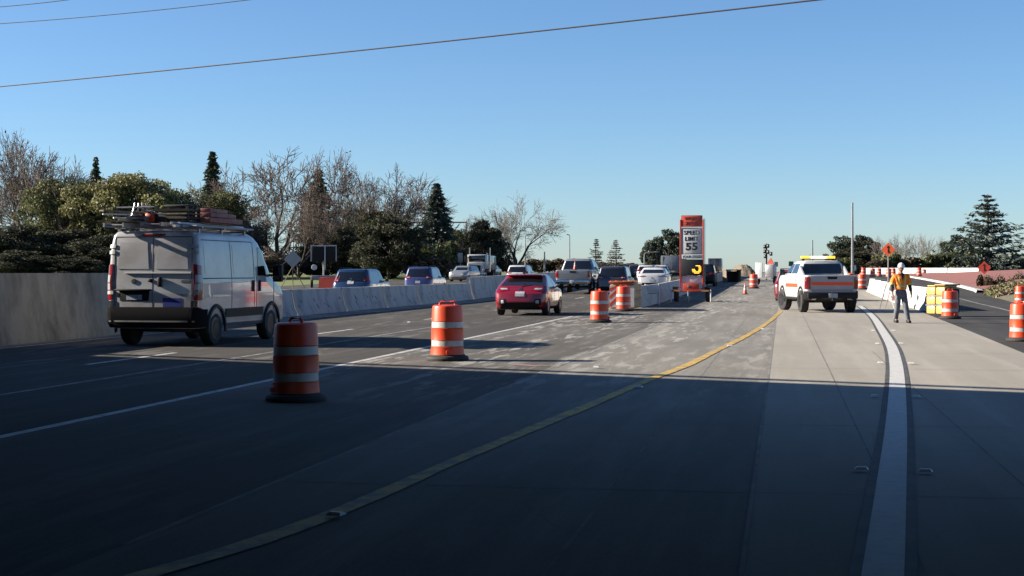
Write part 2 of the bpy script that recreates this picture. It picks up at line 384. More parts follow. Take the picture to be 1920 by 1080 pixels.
# ------------------------------------------------------------------ the setting: ground, roads, markings
def big_ground():
    mb = MB(); ss = list(np.arange(-60, 80, 20)) + list(np.arange(80, 400, 8)) + list(range(400, 900, 100)) + [1500, 3000, 6000]
    ts = [-5000, -2000, -800, -400, -200, -120, -60, -20, 0, 20, 60, 120, 200, 400, 800, 2000, 5000]
    vs = []; fs = []
    for s_ in ss:
        for t_ in ts: x, y = P(s_, t_); vs.append((x, y, H(s_)-.03))
    k = len(ts)
    for i in range(len(ss)-1):
        for j in range(k-1): a = i*k+j; fs.append((a, a+1, a+k+1, a+k))
    mb.faces(vs, fs, M['ground']); struct(mb.build('ground', smooth=False))
big_ground()
C = lambda v: (lambda s: v)
sheet('road', C(-40), C(4.6), 0.0, M['asphalt'], -60, 700, cols=6)
sheet('worn_pavement', C(-6.9), C(-1.16), 0.004, M['worn'], -60, 430, cols=3)
sheet('concrete_lane', C(-3.55), C(-0.2), 0.006, M['lane'], -60, 430, cols=3)
def slab_edge(s): return float(np.interp(s, [0, 15, 27, 40, 55, 75, 120, 430], [3.9, 4.1, 4.3, 4.65, 5.0, 5.6, 6.5, 9]))
sheet('pavement', C(-0.2), slab_edge, 0.008, M['slab'], -60, 430, cols=3)
def ramp_edge(s): return float(np.interp(s, [0, 40, 75, 100, 120, 200, 430], [9, 12, 15.6, 22, 31, 48, 60]))
sheet('ramp_road', lambda s: slab_edge(s)-.3, ramp_edge, 0.003, M['ramp'], -60, 430, cols=4)
sheet('grass_verge', C(-120), C(-40), 0.0, M['lawn'], 100, 400, cols=3)
# far embankment on the left, beyond the carriageway
def line_st(name, t, s0, s1, wd, m, z=0.003):
    return struct(strip(name, [(s0, t), ((s0+s1)/2, t), (s1, t)], wd, z, m, px=False, step=3))
line_st('lane_line', -7.0, -20, 52, .13, M['white_line'])
line_st('lane_line', -7.0, 60, 66, .13, M['white_line'])
for s0 in (66+12*k for k in range(1, 20)): line_st('lane_line', -7.0, s0, s0+3.2, .12, M['white_line'])
line_st('lane_line', -9.4, 15, 43, .09, M['worn_line'])
for k in range(-2, 22): line_st('lane_line', -11.1, 35.5+12*k, 39.2+12*k, .12, M['white_line'])
line_st('edge_line', -15.1, -20, 300, .11, M['white_line'])
line_st('edge_line', -3.55, 8, 60, .05, M['joint'], .0078)
for k in range(24): line_st('edge_line', -3.5, 20+4*k, 22.2+4*k, .06, M['worn_line'], .0092)
line_st('pavement_joint', -1.16, -10, 200, .022, M['joint'], .0079)
line_st('pavement_joint', -0.2, -10, 430, .03, M['joint'], .0101)
line_st('pavement_joint', 0.7, -10, 200, .014, M['joint'], .0102)
line_st('pavement_joint', 1.66, -10, 30, .014, M['joint'], .0103)
for k, s_ in enumerate(np.arange(6, 140, 4.6)):          # transverse slab joints
    struct(strip('pavement_joint', [(s_, -3.5), (s_+.3*((k*7) % 3-1), slab_edge(s_)-.05)], .02, .0095, M['joint'], px=False, step=5))
YP = [(1464, 584), (1440, 605), (1400, 630), (1350, 655), (1290, 685), (1220, 712), (1120, 755), (1000, 805), (850, 868), (700, 935), (550, 995), (400, 1045), (250, 1088), (60, 1140)]
struct(strip('yellow_line', YP, lambda u: .15+.012*math.sin(u*40)+.008*math.sin(u*171)+.006*math.sin(u*397), .0135, M['yellow_line'], step=.4))
WP = [(1612, 574), (1635, 593), (1655, 622), (1671, 650), (1679, 680), (1682, 720), (1680, 800), (1672, 900), (1663, 1000), (1655, 1080), (1643, 1200)]
struct(strip('black_line', WP, .33, .0118, M['black_line'], step=.4))
struct(strip('white_line', WP, .205, .0137, M['wide_white'], step=.4))
struct(strip('ramp_line', [(1640, 521), (1720, 538), (1800, 560), (1885, 581), (1990, 612)], .14, .0062, M['worn_line']))
def wide(name, pts, w, z, m, label=None): return struct(strip(name, pts, w, z, m))
# worn patches, chalk marks and a dusty strip beside the median
struct(strip('road_dust', [(-15.2+0, 0)] and [(s_, -15.75) for s_ in (5, 40, 90, 200)], .9, .0015, M['joint'], px=False, step=3))
mp = mat('pink survey chalk', (0.45, 0.2, 0.22), .9, noise=(2.5, (0.16, 0.15, 0.14), 1, (1, 1, 1), .42, .56))
struct(strip('chalk_mark', [(960, 684), (1010, 687), (1030, 686)], .25, .0085, mp, step=.3))

# kerb, red paving and bank on the right
def kerb():
    pts = [(1655, 512.6), (1690, 517), (1730, 523), (1775, 531), (1815, 539.5), (1840, 546), (1846, 549)]
    q = [G(*p) for p in pts]; mb = MB(); vs = []; fs = []
    for i, (x, y) in enumerate(q):
        z = hxy(x, y); a = q[max(i-1, 0)]; b = q[min(i+1, len(q)-1)]
        d = Vector((b[0]-a[0], b[1]-a[1])).normalized(); n_ = Vector((-d.y, d.x)); n_ = n_ if n_.y > 0 else -n_
        for off, zz in ((0, 0), (.03, .15), (.3, .17), (.33, 0)): vs.append((x+n_.x*off*1.6, y+n_.y*off*1.6, z+zz))
    for i in range(len(q)-1):
        for j in range(3): a = i*4+j; fs.append((a, a+1, a+5, a+4))
    mb.faces(vs, fs, M['krail']); struct(mb.build('kerb'))
    # red stamped paving from the kerb up the bank
    top = [(1655, 512), (1690, 513.5), (1745, 511.5), (1790, 511), (1850, 508), (1930, 504.5), (2100, 497)]
    topY = [G(1655, 512.6)[1]+6, 215, 190, 170, 150, 140, 130]
    bot = q[:-1] + [(q[-1][0]+14, q[-1][1]-3)]
    bot[-1] = (at(2100, 82)[0], 82)
    mb = MB(); vs = []; fs = []; K = 8
    for (bx, by), (tx, ty), Y in zip(bot, top, topY):
        X = (tx-960)/F*Y; Z = EYE-(ty-YH)/F*Y; z0 = hxy(bx, by)+.155
        for j in range(K+1):
            u = j/K; vs.append((bx+(X-bx)*u, by+(Y-by)*u, z0+(Z-z0)*u))
    for i in range(len(bot)-1):
        for j in range(K): a = i*(K+1)+j; fs.append((a, a+1, a+K+2, a+K+1))
    mb.faces(vs, fs, M['red']); struct(mb.build('red_pavement', smooth=False))
kerb()
def bank():
    # weedy earth bank at the right edge
    mb = MB(); vs = []; fs = []; NX, NY = 16, 10
    rnd = random.Random(3)
    for i in range(NX+1):
        px = 1842+i*26
        x0, y0 = G(px, 552+(px-1842)*.28); x1, y1 = at(px+40, y0+22)
        for j in range(NY+1):
            u = j/NY; x = x0+(x1-x0)*u; y = y0+(y1-y0)*u
            z = hxy(x, y)+.02+math.sin(min(u*1.6, 1)*1.57)*(.2+.5*min(1, i/5))*(1 if i else .2)+rnd.uniform(-.06, .06)*(0 < j)
            vs.append((x, y, z))
    for i in range(NX):
        for j in range(NY): a = i*(NY+1)+j; fs.append((a, a+1, a+NY+2, a+NY+1))
    global BANK
    mb.faces(vs, fs, M['dirt']); BANK = struct(mb.build('terrain'))
bank()

# ------------------------------------------------------------------ overpass that shades the foreground
def overpass():
    e0 = Vector((-7.2, 27.5)); e1 = Vector((6.35, 19.2)); d = (e1-e0).normalized(); n_ = Vector((-d.y, d.x))  # n_ points ahead
    if n_.y < 0: n_ = -n_
    zt = 6.4; sh = zt/math.tan(R(SUN_EL))
    c = e1 - Vector((math.cos(R(SUN_AHEAD)), -math.sin(R(SUN_AHEAD))))*sh
    ang = math.atan2(d.y, d.x)
    t = thing('overpass', 'concrete road bridge overhead that throws the foreground into shade', 'bridge', (c.x, c.y, 0), ang)
    # local: x along the bridge edge, y ahead; edge at y=0
    mb = MB(); mb.box((10, -24, 5.15), (170, 47.6, .5), M['bridge'])  # deck depth stretched backward to cut sky light from behind
    for k in range(10): mb.box((10, -2.6-4.8*k, 4.7), (168, .6, .4), M['bridge'])
    mb.build('deck', t, smooth=False)
    MB().box((10, -.15, 5.65), (170, .3, 1.5), M['bridge']).build('parapet', t, smooth=False)
    MB().box((10, -47.8, 5.65), (170, .3, 1.5), M['bridge']).build('parapet', t, smooth=False)
    rb = MB(); rb.tube([(-75, -.15, 6.98), (95, -.15, 6.98)], .1, M['steel'], 8)
    for k in range(58): rb.tube([(-75+3*k, -.15, 6.3), (-75+3*k, -.15, 6.98)], .03, M['steel'], 6)
    rb.build('railing', t)
    inv = (Matrix.Translation((c.x, c.y, 0)) @ Matrix.Rotation(ang, 4, 'Z')).inverted()
    for tt, s0_, s1_ in ((7.5, -32, 12), (-17.2, -24, 9)):  # unseen walls added to block side sky light under the deck
        x, y = P((s0_+s1_)/2, tt); m4 = inv @ Matrix.Translation((x, y, 2.3)) @ Matrix.Rotation(-A, 4, 'Z')
        mb = MB(); mb.box((0, 0, 0), (.8, s1_-s0_, 4.58), M['bridge'])
        for v in mb.bm.verts: v.co = m4 @ v.co
        mb.build('sky_blocker_wall', t, smooth=False)
overpass()

# ------------------------------------------------------------------ concrete barriers
KP = [(-.3, 0), (-.3, .07), (-.19, .3), (-.09, .84), (-.07, .9), (.07, .9), (.09, .84), (.19, .3), (.3, .07), (.3, 0)]
def krail(name='concrete_barrier', L=6.0, h=1.0, m=None, seed=0, marks=True, wk=1.0):
    m = m or M['krail']; rnd = random.Random(seed)
    t = thing(name, 'x', 'barrier')
    mb = MB(); K = 6; vs = []; fs = []; n = len(KP)
    prof = [(x*wk, z*h) for x, z in KP]
    for i in range(K+1):
        y = L*i/K + (.012 if i == 0 else -.012 if i == K else 0)
        for x, z in prof: vs.append((x, y, z))
    for i in range(K):
        for j in range(n-1): fs.append((i*n+j, i*n+j+1, (i+1)*n+j+1, (i+1)*n+j))
    fs.append(tuple(range(n))); fs.append(tuple(range(K*n+n-1, K*n-1, -1)))
    mb.faces(vs, fs, m)
    for yy in ((.0, L-.03) if marks else ()):
        pr2 = [(x*1.012, z*1.004+.001) for x, z in prof[1:-1]]; k2 = len(pr2)
        mb.faces([(x, yy+d, z) for d in (0.0, .035) for x, z in pr2], [(j, j+1, j+1+k2, j+k2) for j in range(k2-1)], M['scrape'])
    if marks:
        for _ in range(9):
            y = rnd.uniform(.3, L-.4); z0 = rnd.uniform(.08, .5); z1 = z0+rnd.uniform(.05, .16)
            for z in (z0, z1): pass
            def xx(z): return float(np.interp(z, [p[1] for p in prof[::-1][1:5]], [p[0] for p in prof[::-1][1:5]]))+.004
            mb.faces([(xx(z0), y, z0), (xx(z0), y+.11, z0), (xx(z1), y-.05, z1), (xx(z1), y-.1, z1)], [(0, 1, 2, 3)], M['scrape'])
    mb.build('barrier_body', t)
    return t
def rail_line(t, s0, n, L, label, group, proto, gap=.1, special={}, t1=None):
    for i in range(n):
        s_ = s0+i*(L+gap); tt = t if t1 is None else t+(t1-t)*i/n
        x, y = P(s_, tt); c = dup(proto, label=special.get(i, label), loc=(x, y, H(s_)+.001), rz=-A); c['group'] = group
        s2 = s_+L; c.rotation_euler = (math.atan2(H(s2)-H(s_), L), 0, -A)
ORD = 'first second third fourth fifth sixth seventh eighth ninth tenth eleventh twelfth thirteenth fourteenth fifteenth sixteenth seventeenth eighteenth nineteenth twentieth'.split()+['twenty-first', 'twenty-second', 'twenty-third', 'twenty-fourth']
def barriers():
    g = 'movable concrete barriers along the median'
    pr = [krail(seed=i) for i in range(3)]
    sl = {0: 'white concrete barrier segment just ahead of the van bonnet', 1: 'scuffed white barrier segment beside the dark orange drum',
          2: 'barrier segment below the licence plate of the nearer blue SUV', 3: 'barrier segment right of the nearer blue SUV',
          4: 'barrier segment below the farther blue SUV'}
    s0 = gst(531, 592)[0]-12.3
    for i in range(7):
        s_ = s0+i*6.1; x, y = P(s_, -16.6)
        c = dup(pr[i % 3], label=sl.get(i-1, 'white concrete barrier segment of the median partly behind the van' if i == 0 else 'last low white barrier segment before the taller median wall'), loc=(x, y, H(s_)), rz=-A)
        c['group'] = g
    sE = s0+7*6.1
    # taller permanent wall further on, and the weathered one at the left edge
    tall = krail('median_wall', L=12.0, h=1.32, seed=5, wk=1.1)
    for i in range(14):
        s_ = sE+i*12.02; x, y = P(s_, -16.6); c = dup(tall, label='tall grey concrete median wall running past the red hatchback' if i == 0 else 'far section of tall median wall near the row of cars', loc=(x, y, H(s_)))
        if i: c['group'] = 'far sections of the tall median wall'
        c['category'] = 'wall'; c.rotation_euler = (math.atan2(H(s_+12)-H(s_), 12), 0, -A)
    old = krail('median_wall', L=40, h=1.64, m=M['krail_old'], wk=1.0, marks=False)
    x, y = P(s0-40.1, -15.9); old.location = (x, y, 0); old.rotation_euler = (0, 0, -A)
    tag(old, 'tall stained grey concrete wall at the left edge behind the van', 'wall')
    # second carriageway side wall
    # centre line of barriers behind the tan crash cushion
    g2 = 'concrete barriers between the traffic lanes and the work zone'
    s1 = gst(1195, 577)[0]
    for i in range(22):
        s_ = s1+i*6.1; x, y = P(s_, -6.15)
        lab = {0: 'concrete barrier segment directly behind the tan crash cushion', 1: 'concrete barrier segment in front of the white sedan', 2: 'concrete barrier segment left of the speed sign trailer'}.get(i, f'concrete barrier behind the speed sign trailer, {ORD[i]} in its line from the crash cushion')
        c = dup(pr[(i+1) % 3], label=lab, loc=(x, y, H(s_)), rz=-A); c['group'] = g2
        c.rotation_euler = (math.atan2(H(s_+6)-H(s_), 6), 0, -A)
    # right side: two white segments
    a = G(1742, 583); b = G(1634, 547)
    d = Vector((b[0]-a[0], b[1]-a[1])); L = d.length; n = int(L/6.1)+1; ang = math.atan2(d.y, d.x)-math.pi/2
    wr = krail(m=mat('white barrier paint', (0.72, .71, .68), .7, noise=(1.5, (.55, .54, .5), .5)), seed=9)
    for i in range(n):
        p = Vector(a)+d.normalized()*6.1*i
        lab = 'white barrier segment behind the yellow crash cushion and the worker' if i == 0 else 'white barrier segment at the far end of its row, behind the worker' if i == n-1 else f'white barrier segment, {ORD[i]} in the row counting from the yellow crash cushion'
        c = dup(wr, label=lab, loc=(p.x, p.y, hxy(p.x, p.y)), rz=ang); c['group'] = 'white barriers along the ramp'
    # long far white barrier
    
    x0, y0 = at(1616, 225); x1, y1 = at(1815, 205)
    d = Vector((x1-x0, y1-y0)); n = int(d.length/6.1)+1; ang = math.atan2(d.y, d.x)-math.pi/2
    for i in range(n):
        p = Vector((x0, y0))+d.normalized()*6.1*i
        c = dup(wr, label=f'white barrier segment in the far row behind the distant drums, {ORD[i]} from its left end', loc=(p.x, p.y, 1.18-.012*i), rz=ang); c['group'] = 'far row of white barriers'
    for o in pr+[tall, wr]:
        for k in list(o.children): bpy.data.objects.remove(k)
        bpy.data.objects.remove(o)
barriers()

# ------------------------------------------------------------------ drums, cones
def make_drum():
    t = thing('traffic_drum', 'x', 'traffic drum')
    b = MB()
    b.lathe([(.34, 0), (.345, .03), (.33, .06), (.285, .075), (.28, .09)], M['rubber'], 28); b.build('base', t)
    b = MB()
    prof = [(.262, .05), (.272, .07), (.268, .1), (.262, .2), (.262, .213), (.25, .22), (.248, .315), (.262, .322), (.26, .335), (.256, .495), (.258, .508), (.246, .515), (.244, .62), (.255, .628), (.253, .64), (.243, .83), (.236, .862), (.21, .878), (.15, .882), (0.001, .884)]
    b.lathe(prof, M['orange'], 32); b.build('drum_body', t)
    for z0, r0, r1 in ((.222, .2505, .2495), (.517, .2485, .246)):
        MB().lathe([(r0+.001, z0), (r0+.004, z0+.003), (r1+.004, z0+.092), (r1+.001, z0+.095)], M['reflective'], 32).build('reflective_band', t)
    b = MB(); b.tube([(-.13, 0, .875), (-.13, 0, .905), (-.1, 0, .928), (.1, 0, .928), (.13, 0, .905), (.13, 0, .875)], .02, M['orange'], 8); b.build('handle', t)
    b = MB(); b.box((-.06, -.262, .13), (.12, .012, .06), M['orange'], bevel=.004); b.build('moulded_mark', t)
    return t
def place_px(o, px, yb, yt, h0, label, group, rz=0.0, zoff=0.0):
    x, y = G(px, yb); sc = (yb-yt)/F*y/h0
    c = dup(o, label=label, loc=(x, y, hxy(x, y)+.012+zoff), rz=rz, scale=sc); c['group'] = group; return c
drum = make_drum()
DR = [(555, 752, 598, 'dark orange drum standing in the bridge shade, nearest to the viewer'),
      (839, 676, 567, 'sunlit orange drum between the van and the red hatchback'),
      (1124, 605, 543, 'orange drum standing just right of the red hatchback'),
      (1169, 584, 535, 'orange drum touching the tan crash cushion'),
      (1413, 541, 513, 'orange drum beside the small cone ahead of the white pickup'),
      (1616, 543, 513, 'orange drum at the rear right corner of the white pickup'),
      (1781, 598, 543, 'orange drum in front of the yellow crash cushion'),
      (1914, 640, 566, 'tall orange drum cut by the right edge, nearer of two'),
      (1913, 572, 535, 'farther orange drum behind the one cut by the right edge')]
for i, (px, yb, yt, lab) in enumerate(DR): place_px(drum, px, yb, yt, .93, lab, 'orange traffic drums', rz=i*1.3-.9)
for i, (px, yb, yt) in enumerate([(1619, 518, 501), (1636, 519, 502), (1648, 518.5, 502), (1666, 520.5, 502), (1675, 518, 502), (1688, 518, 503), (1723, 518, 501), (1732.5, 518, 504), (1779, 515, 506)]):
    Y = .95*F/(yb-yt+0.0); x, y = at(px, Y)
    lab = ['distant drum beside the lamp post base', 'distant drum left in the first pair beyond the ramp', 'distant drum right in the first pair beyond the ramp', 'distant drum under the orange merge sign, larger of two', 'distant drum under the orange merge sign, smaller of two', 'distant drum directly behind the helmet of the worker', 'distant drum right of the helmet, taller of a touching pair', 'distant drum right of the helmet, lower of a touching pair', 'lone small distant drum at the edge of the red paving'][i]
    z = EYE-(yb-YH)/F*Y
    c = dup(drum, label=lab, loc=(x, y, z), rz=i); c['group'] = 'distant drums along the ramp'
bpy.data.objects.remove(drum.children[0]) if False else None
def remove_tree(o):
    for k in list(o.children): remove_tree(k)
    bpy.data.objects.remove(o)
remove_tree(drum)
def make_cone():
    t = thing('traffic_cone', 'x', 'traffic cone')
    MB().box((0, 0, .02), (.36, .36, .04), M['rubber'], bevel=.01).build('base', t)
    MB().lathe([(.14, .04), (.125, .06), (.03, .7), (.02, .71)], M['orange'], 20).build('cone_body', t)
    MB().lathe([(.098, .26), (.1, .262), (.083, .4), (.08, .402)], M['reflective'], 20).build('reflective_band', t)
    MB().lathe([(.066, .48), (.068, .482), (.059, .56), (.056, .562)], M['reflective'], 20).build('reflective_band', t)
    return t
cone = make_cone()
place_px(cone, 1397, 552, 531, .71, 'small orange cone standing on the pavement right of the speed sign trailer', 'traffic cones')
# ------------------------------------------------------------------ vehicles
class Body:
    """closed shell built from level outlines: z -> rear y, front y, half width, rear corner radius, front corner radius"""
    def __init__(s, keys, bow=.03):
        s.k = sorted(keys); s.bow = bow
        s.z = [k[0] for k in s.k]; s.cols = [[k[i] for k in s.k] for i in range(1, 6)]
    def v(s, z): return [float(np.interp(z, s.z, c)) for c in s.cols]
    def rear(s, x, z):
        yr, yf, hw, cr, cf = s.v(z); ax = abs(x); y = yr + s.bow*(x/hw)**2
        if ax > hw-cr: q = min(1, (ax-(hw-cr))/cr); y += cr*(1-math.sqrt(max(0, 1-q*q)))
        return Vector((x, y, z))
    def wrap(s, u, z, sg):
        """u = distance round the rear corner starting where the rear face begins to turn"""
        yr, yf, hw, cr, cf = s.v(z); yb = yr+s.bow
        if u < 0:
            p = s.rear((hw-cr+u), z); return Vector((sg*p.x, p.y, z))
        al = math.pi/2*cr
        if u < al:
            a = u/cr; return Vector((sg*(hw-cr+cr*math.sin(a)), yb*1.0+cr*(1-math.cos(a)), z))
        return Vector((sg*hw, yb+cr+u-al, z))
    def side(s, y, z, sg):
        yr, yf, hw, cr, cf = s.v(z); yb = yr+s.bow; x = hw
        if y < yb+cr: q = max(0, min(1, (yb+cr-y)/cr)); x = hw-cr+cr*math.sqrt(max(0, 1-q*q))
        if y > yf-cf: q = max(0, min(1, (y-(yf-cf))/cf)); x = hw-cf*1.0*(1-math.sqrt(max(0, 1-q*q)))
        return Vector((sg*x, y, z))
    def front(s, x, z):
        yr, yf, hw, cr, cf = s.v(z); ax = abs(x); y = yf
        if ax > hw-cf: q = min(1, (ax-(hw-cf))/cf); y -= cf*(1-math.sqrt(max(0, 1-q*q)))
        return Vector((x, y, z))
    def pt(s, kind, u, z):
        if kind == 'rear': return s.rear(u, z)
        if kind == 'front': return s.front(u, z)
        if kind == 'R': return s.side(u, z, 1)
        if kind == 'L': return s.side(u, z, -1)
        if kind == 'wR': return s.wrap(u, z, 1)
        return s.wrap(u, z, -1)
    def shell(s, mb, m, crown=(.97, .88, .6), rise=(.02, .04, .055), dz=.06, capm=None):
        zs = set(s.z); z = s.z[0]
        while z < s.z[-1]: zs.add(round(z, 4)); z += dz
        zs = sorted(zs); rings = []
        def half(z):
            yr, yf, hw, cr, cf = s.v(z); out = []
            for q in (0, .35, .7): out.append(s.rear((hw-cr)*q, z))
            for q in range(0, 6): out.append(s.wrap(q/5*math.pi/2*cr, z, 1))
            a = yr+s.bow+cr; b = yf-cf
            for q in (.12, .3, .5, .7, .88): out.append(Vector((hw, a+(b-a)*q, z)))
            for q in range(0, 6):
                an = q/5*math.pi/2; out.append(Vector((hw-cf*(1-math.cos(an)), yf-cf+cf*math.sin(an), z)))
            out.append(Vector(((hw-cf)*.5, yf, z)))
            return out
        k = mb.mi(m)
        def ring(z, sc=1, dzz=0):
            h = half(z); full = h + [Vector((0, s.v(z)[1], z))] + [Vector((-p.x, p.y, p.z)) for p in h[:0:-1]]
            yc = (s.v(z)[0]+s.v(z)[1])/2
            return [mb.bm.verts.new((p.x*sc, yc+(p.y-yc)*(1-(1-sc)*.5), p.z+dzz)) for p in full]
        for z in zs: rings.append(ring(z))
        for c, r in zip(crown, rise): rings.append(ring(zs[-1], c, r))
        n = len(rings[0])
        for i in range(len(rings)-1):
            for j in range(n):
                f = mb.bm.faces.new((rings[i][j], rings[i][(j+1) % n], rings[i+1][(j+1) % n], rings[i+1][j])); f.material_index = k
        f = mb.bm.faces.new(rings[0][::-1]); f.material_index = k
        f = mb.bm.faces.new(rings[-1]); f.material_index = mb.mi(capm) if capm else k
    def patch(s, mb, kind, quad, m, off=.006, n=(8, 5), depth=.02):
        """quad: 4 (u,z) corners: bottom-left, bottom-right, top-right, top-left"""
        nu, nz = n; g = []
        def q(a, b):
            (x0, z0), (x1, z1), (x2, z2), (x3, z3) = quad
            return ((x0*(1-a)+x1*a)*(1-b)+(x3*(1-a)+x2*a)*b, (z0*(1-a)+z1*a)*(1-b)+(z3*(1-a)+z2*a)*b)
        def nrm(u, z):
            e = .01; p = s.pt(kind, u, z); a = s.pt(kind, u+e, z)-p; b = s.pt(kind, u, z+e)-s.pt(kind, u, z-e)
            c = a.cross(b)
            if c.length < 1e-12: c = Vector((0, -1, 0))
            c.normalize()
            out = {'rear': Vector((0, -1, 0)), 'front': Vector((0, 1, 0)), 'R': Vector((1, 0, 0)), 'L': Vector((-1, 0, 0)), 'wR': Vector((1, -1, 0)), 'wL': Vector((-1, -1, 0))}[kind]
            if c.dot(out) < 0: c = -c
            return p, c
        vt = []; vb = []
        for i in range(nz+1):
            for j in range(nu+1):
                u, z = q(j/nu, i/nz); p, c = nrm(u, z); vt.append(p+c*off); vb.append(p-c*depth)
        W = nu+1; fs = []
        for i in range(nz):
            for j in range(nu): a = i*W+j; fs.append((a, a+1, a+W+1, a+W))
        border = [j for j in range(W)] + [i*W+nu for i in range(1, nz+1)] + [nz*W+j for j in range(nu-1, -1, -1)] + [i*W for i in range(nz-1, 0, -1)]
        N = len(vt)
        for i in range(len(border)):
            a, b = border[i], border[(i+1) % len(border)]; fs.append((a, b, b+N, a+N))
        mb.faces(vt+vb, fs, m); return mb

def wheel(parent, x, y, r, wd, rimm, spokes=5, steer=0, name='wheel'):
    sg = 1 if x > 0 else -1
    mt = Matrix.Rotation(R(90)*sg, 4, 'Y')
    mb = MB(); h = wd/2
    mb.lathe([(r*.62, -h*.8), (r*.66, -h), (r*.86, -h*1.02), (r*.96, -h*.85), (r, -h*.6), (r, h*.6), (r*.96, h*.85), (r*.86, h*1.02), (r*.66, h), (r*.62, h*.8)], M['tyre'], 28, mt)
    o = mb.build(name, parent); o.location = (x, y, r); o.rotation_euler = (0, 0, steer)
    mb = MB(); mb.lathe([(r*.64, -h*.7), (r*.64, h*.92), (r*.6, h*.92), (r*.56, h*.5), (r*.3, h*.4), (.001, h*.45)], M['under'], 28, mt)
    for k in range(spokes):
        a = 2*math.pi*k/spokes
        ro = Matrix.Rotation(R(90)*sg, 4, 'Y') @ Matrix.Rotation(a, 4, 'Z')
        V, fs = mb.faces([(-.035, 0, h*.55), (.035, 0, h*.55), (.05, r*.6, h*.8), (-.05, r*.6, h*.8), (-.035, 0, h*.75), (.035, 0, h*.75), (.05, r*.6, h*.9), (-.05, r*.6, h*.9)],
                         [(0, 1, 2, 3), (4, 5, 6, 7), (0, 1, 5, 4), (1, 2, 6, 5), (2, 3, 7, 6), (3, 0, 4, 7)], rimm, ro)
    mb.lathe([(r*.64, h*.9), (r*.64, h*.95), (r*.58, h*.97), (r*.57, h*.9)], rimm, 28, mt)
    mb.lathe([(.001, h*.8), (r*.13, h*.78), (r*.13, h*.6)], rimm, 12, mt)
    rr = mb.build('rim', o)
    return o

def cut_arches(o, ys, r, hw, zc, depth=.42):
    """wheel housings cut into the shell"""
    cm = []
    for y in ys:
        for sg in (-1, 1):
            mb = MB(); mt = Matrix.Translation((sg*(hw+.3-depth/2-.0), y, zc)) @ Matrix.Rotation(R(90), 4, 'Y')
            mb.lathe([(r, -(depth/2+.3)), (r, depth/2+.3)], M['under'], 28, mt)
            mb.box((sg*(hw+.3-depth/2), y, zc-r*.75), (depth+.6, 2*r*.985, r*1.5), M['under'])
            # keep only the tunnel: two operands
            c = mb.build('cutter', smooth=False); cm.append(c)
    for c in cm:
        md = o.modifiers.new('b', 'BOOLEAN'); md.operation = 'DIFFERENCE'; md.object = c; md.solver = 'EXACT'
        try: md.material_mode = 'TRANSFER'
        except Exception: pass
        md.use_self = True
    evaluated(o)
    me = o.data
    bm = bmesh.new(); bm.from_mesh(me)
    for f in bm.faces: f.smooth = True
    for e in bm.edges: e.smooth = not (len(e.link_faces) != 2 or e.calc_face_angle(0) > .6)
    bm.to_mesh(me); bm.free()
    for c in cm: bpy.data.objects.remove(c)

def mirror_pair(t, B, paint, y, z, size=(.2, .14, .17), x=None):
    for sg, k in ((-1, 'L'), (1, 'R')):
        xx = B.v(z)[2] if x is None else x
        mb = MB(); mb.box((sg*(xx+.06), y, z-.02), (.14, .05, .05), M['black'])
        mb.box((sg*(xx+.1+size[0]/2), y, z+.02), size, paint, bevel=.03)
        o = mb.build('side_mirror', t)
        MB().box((sg*(xx+.1+size[0]/2), y-size[1]/2-.003, z+.02), (size[0]*.82, .01, size[2]*.75), M['glass']).build('mirror_glass', o)

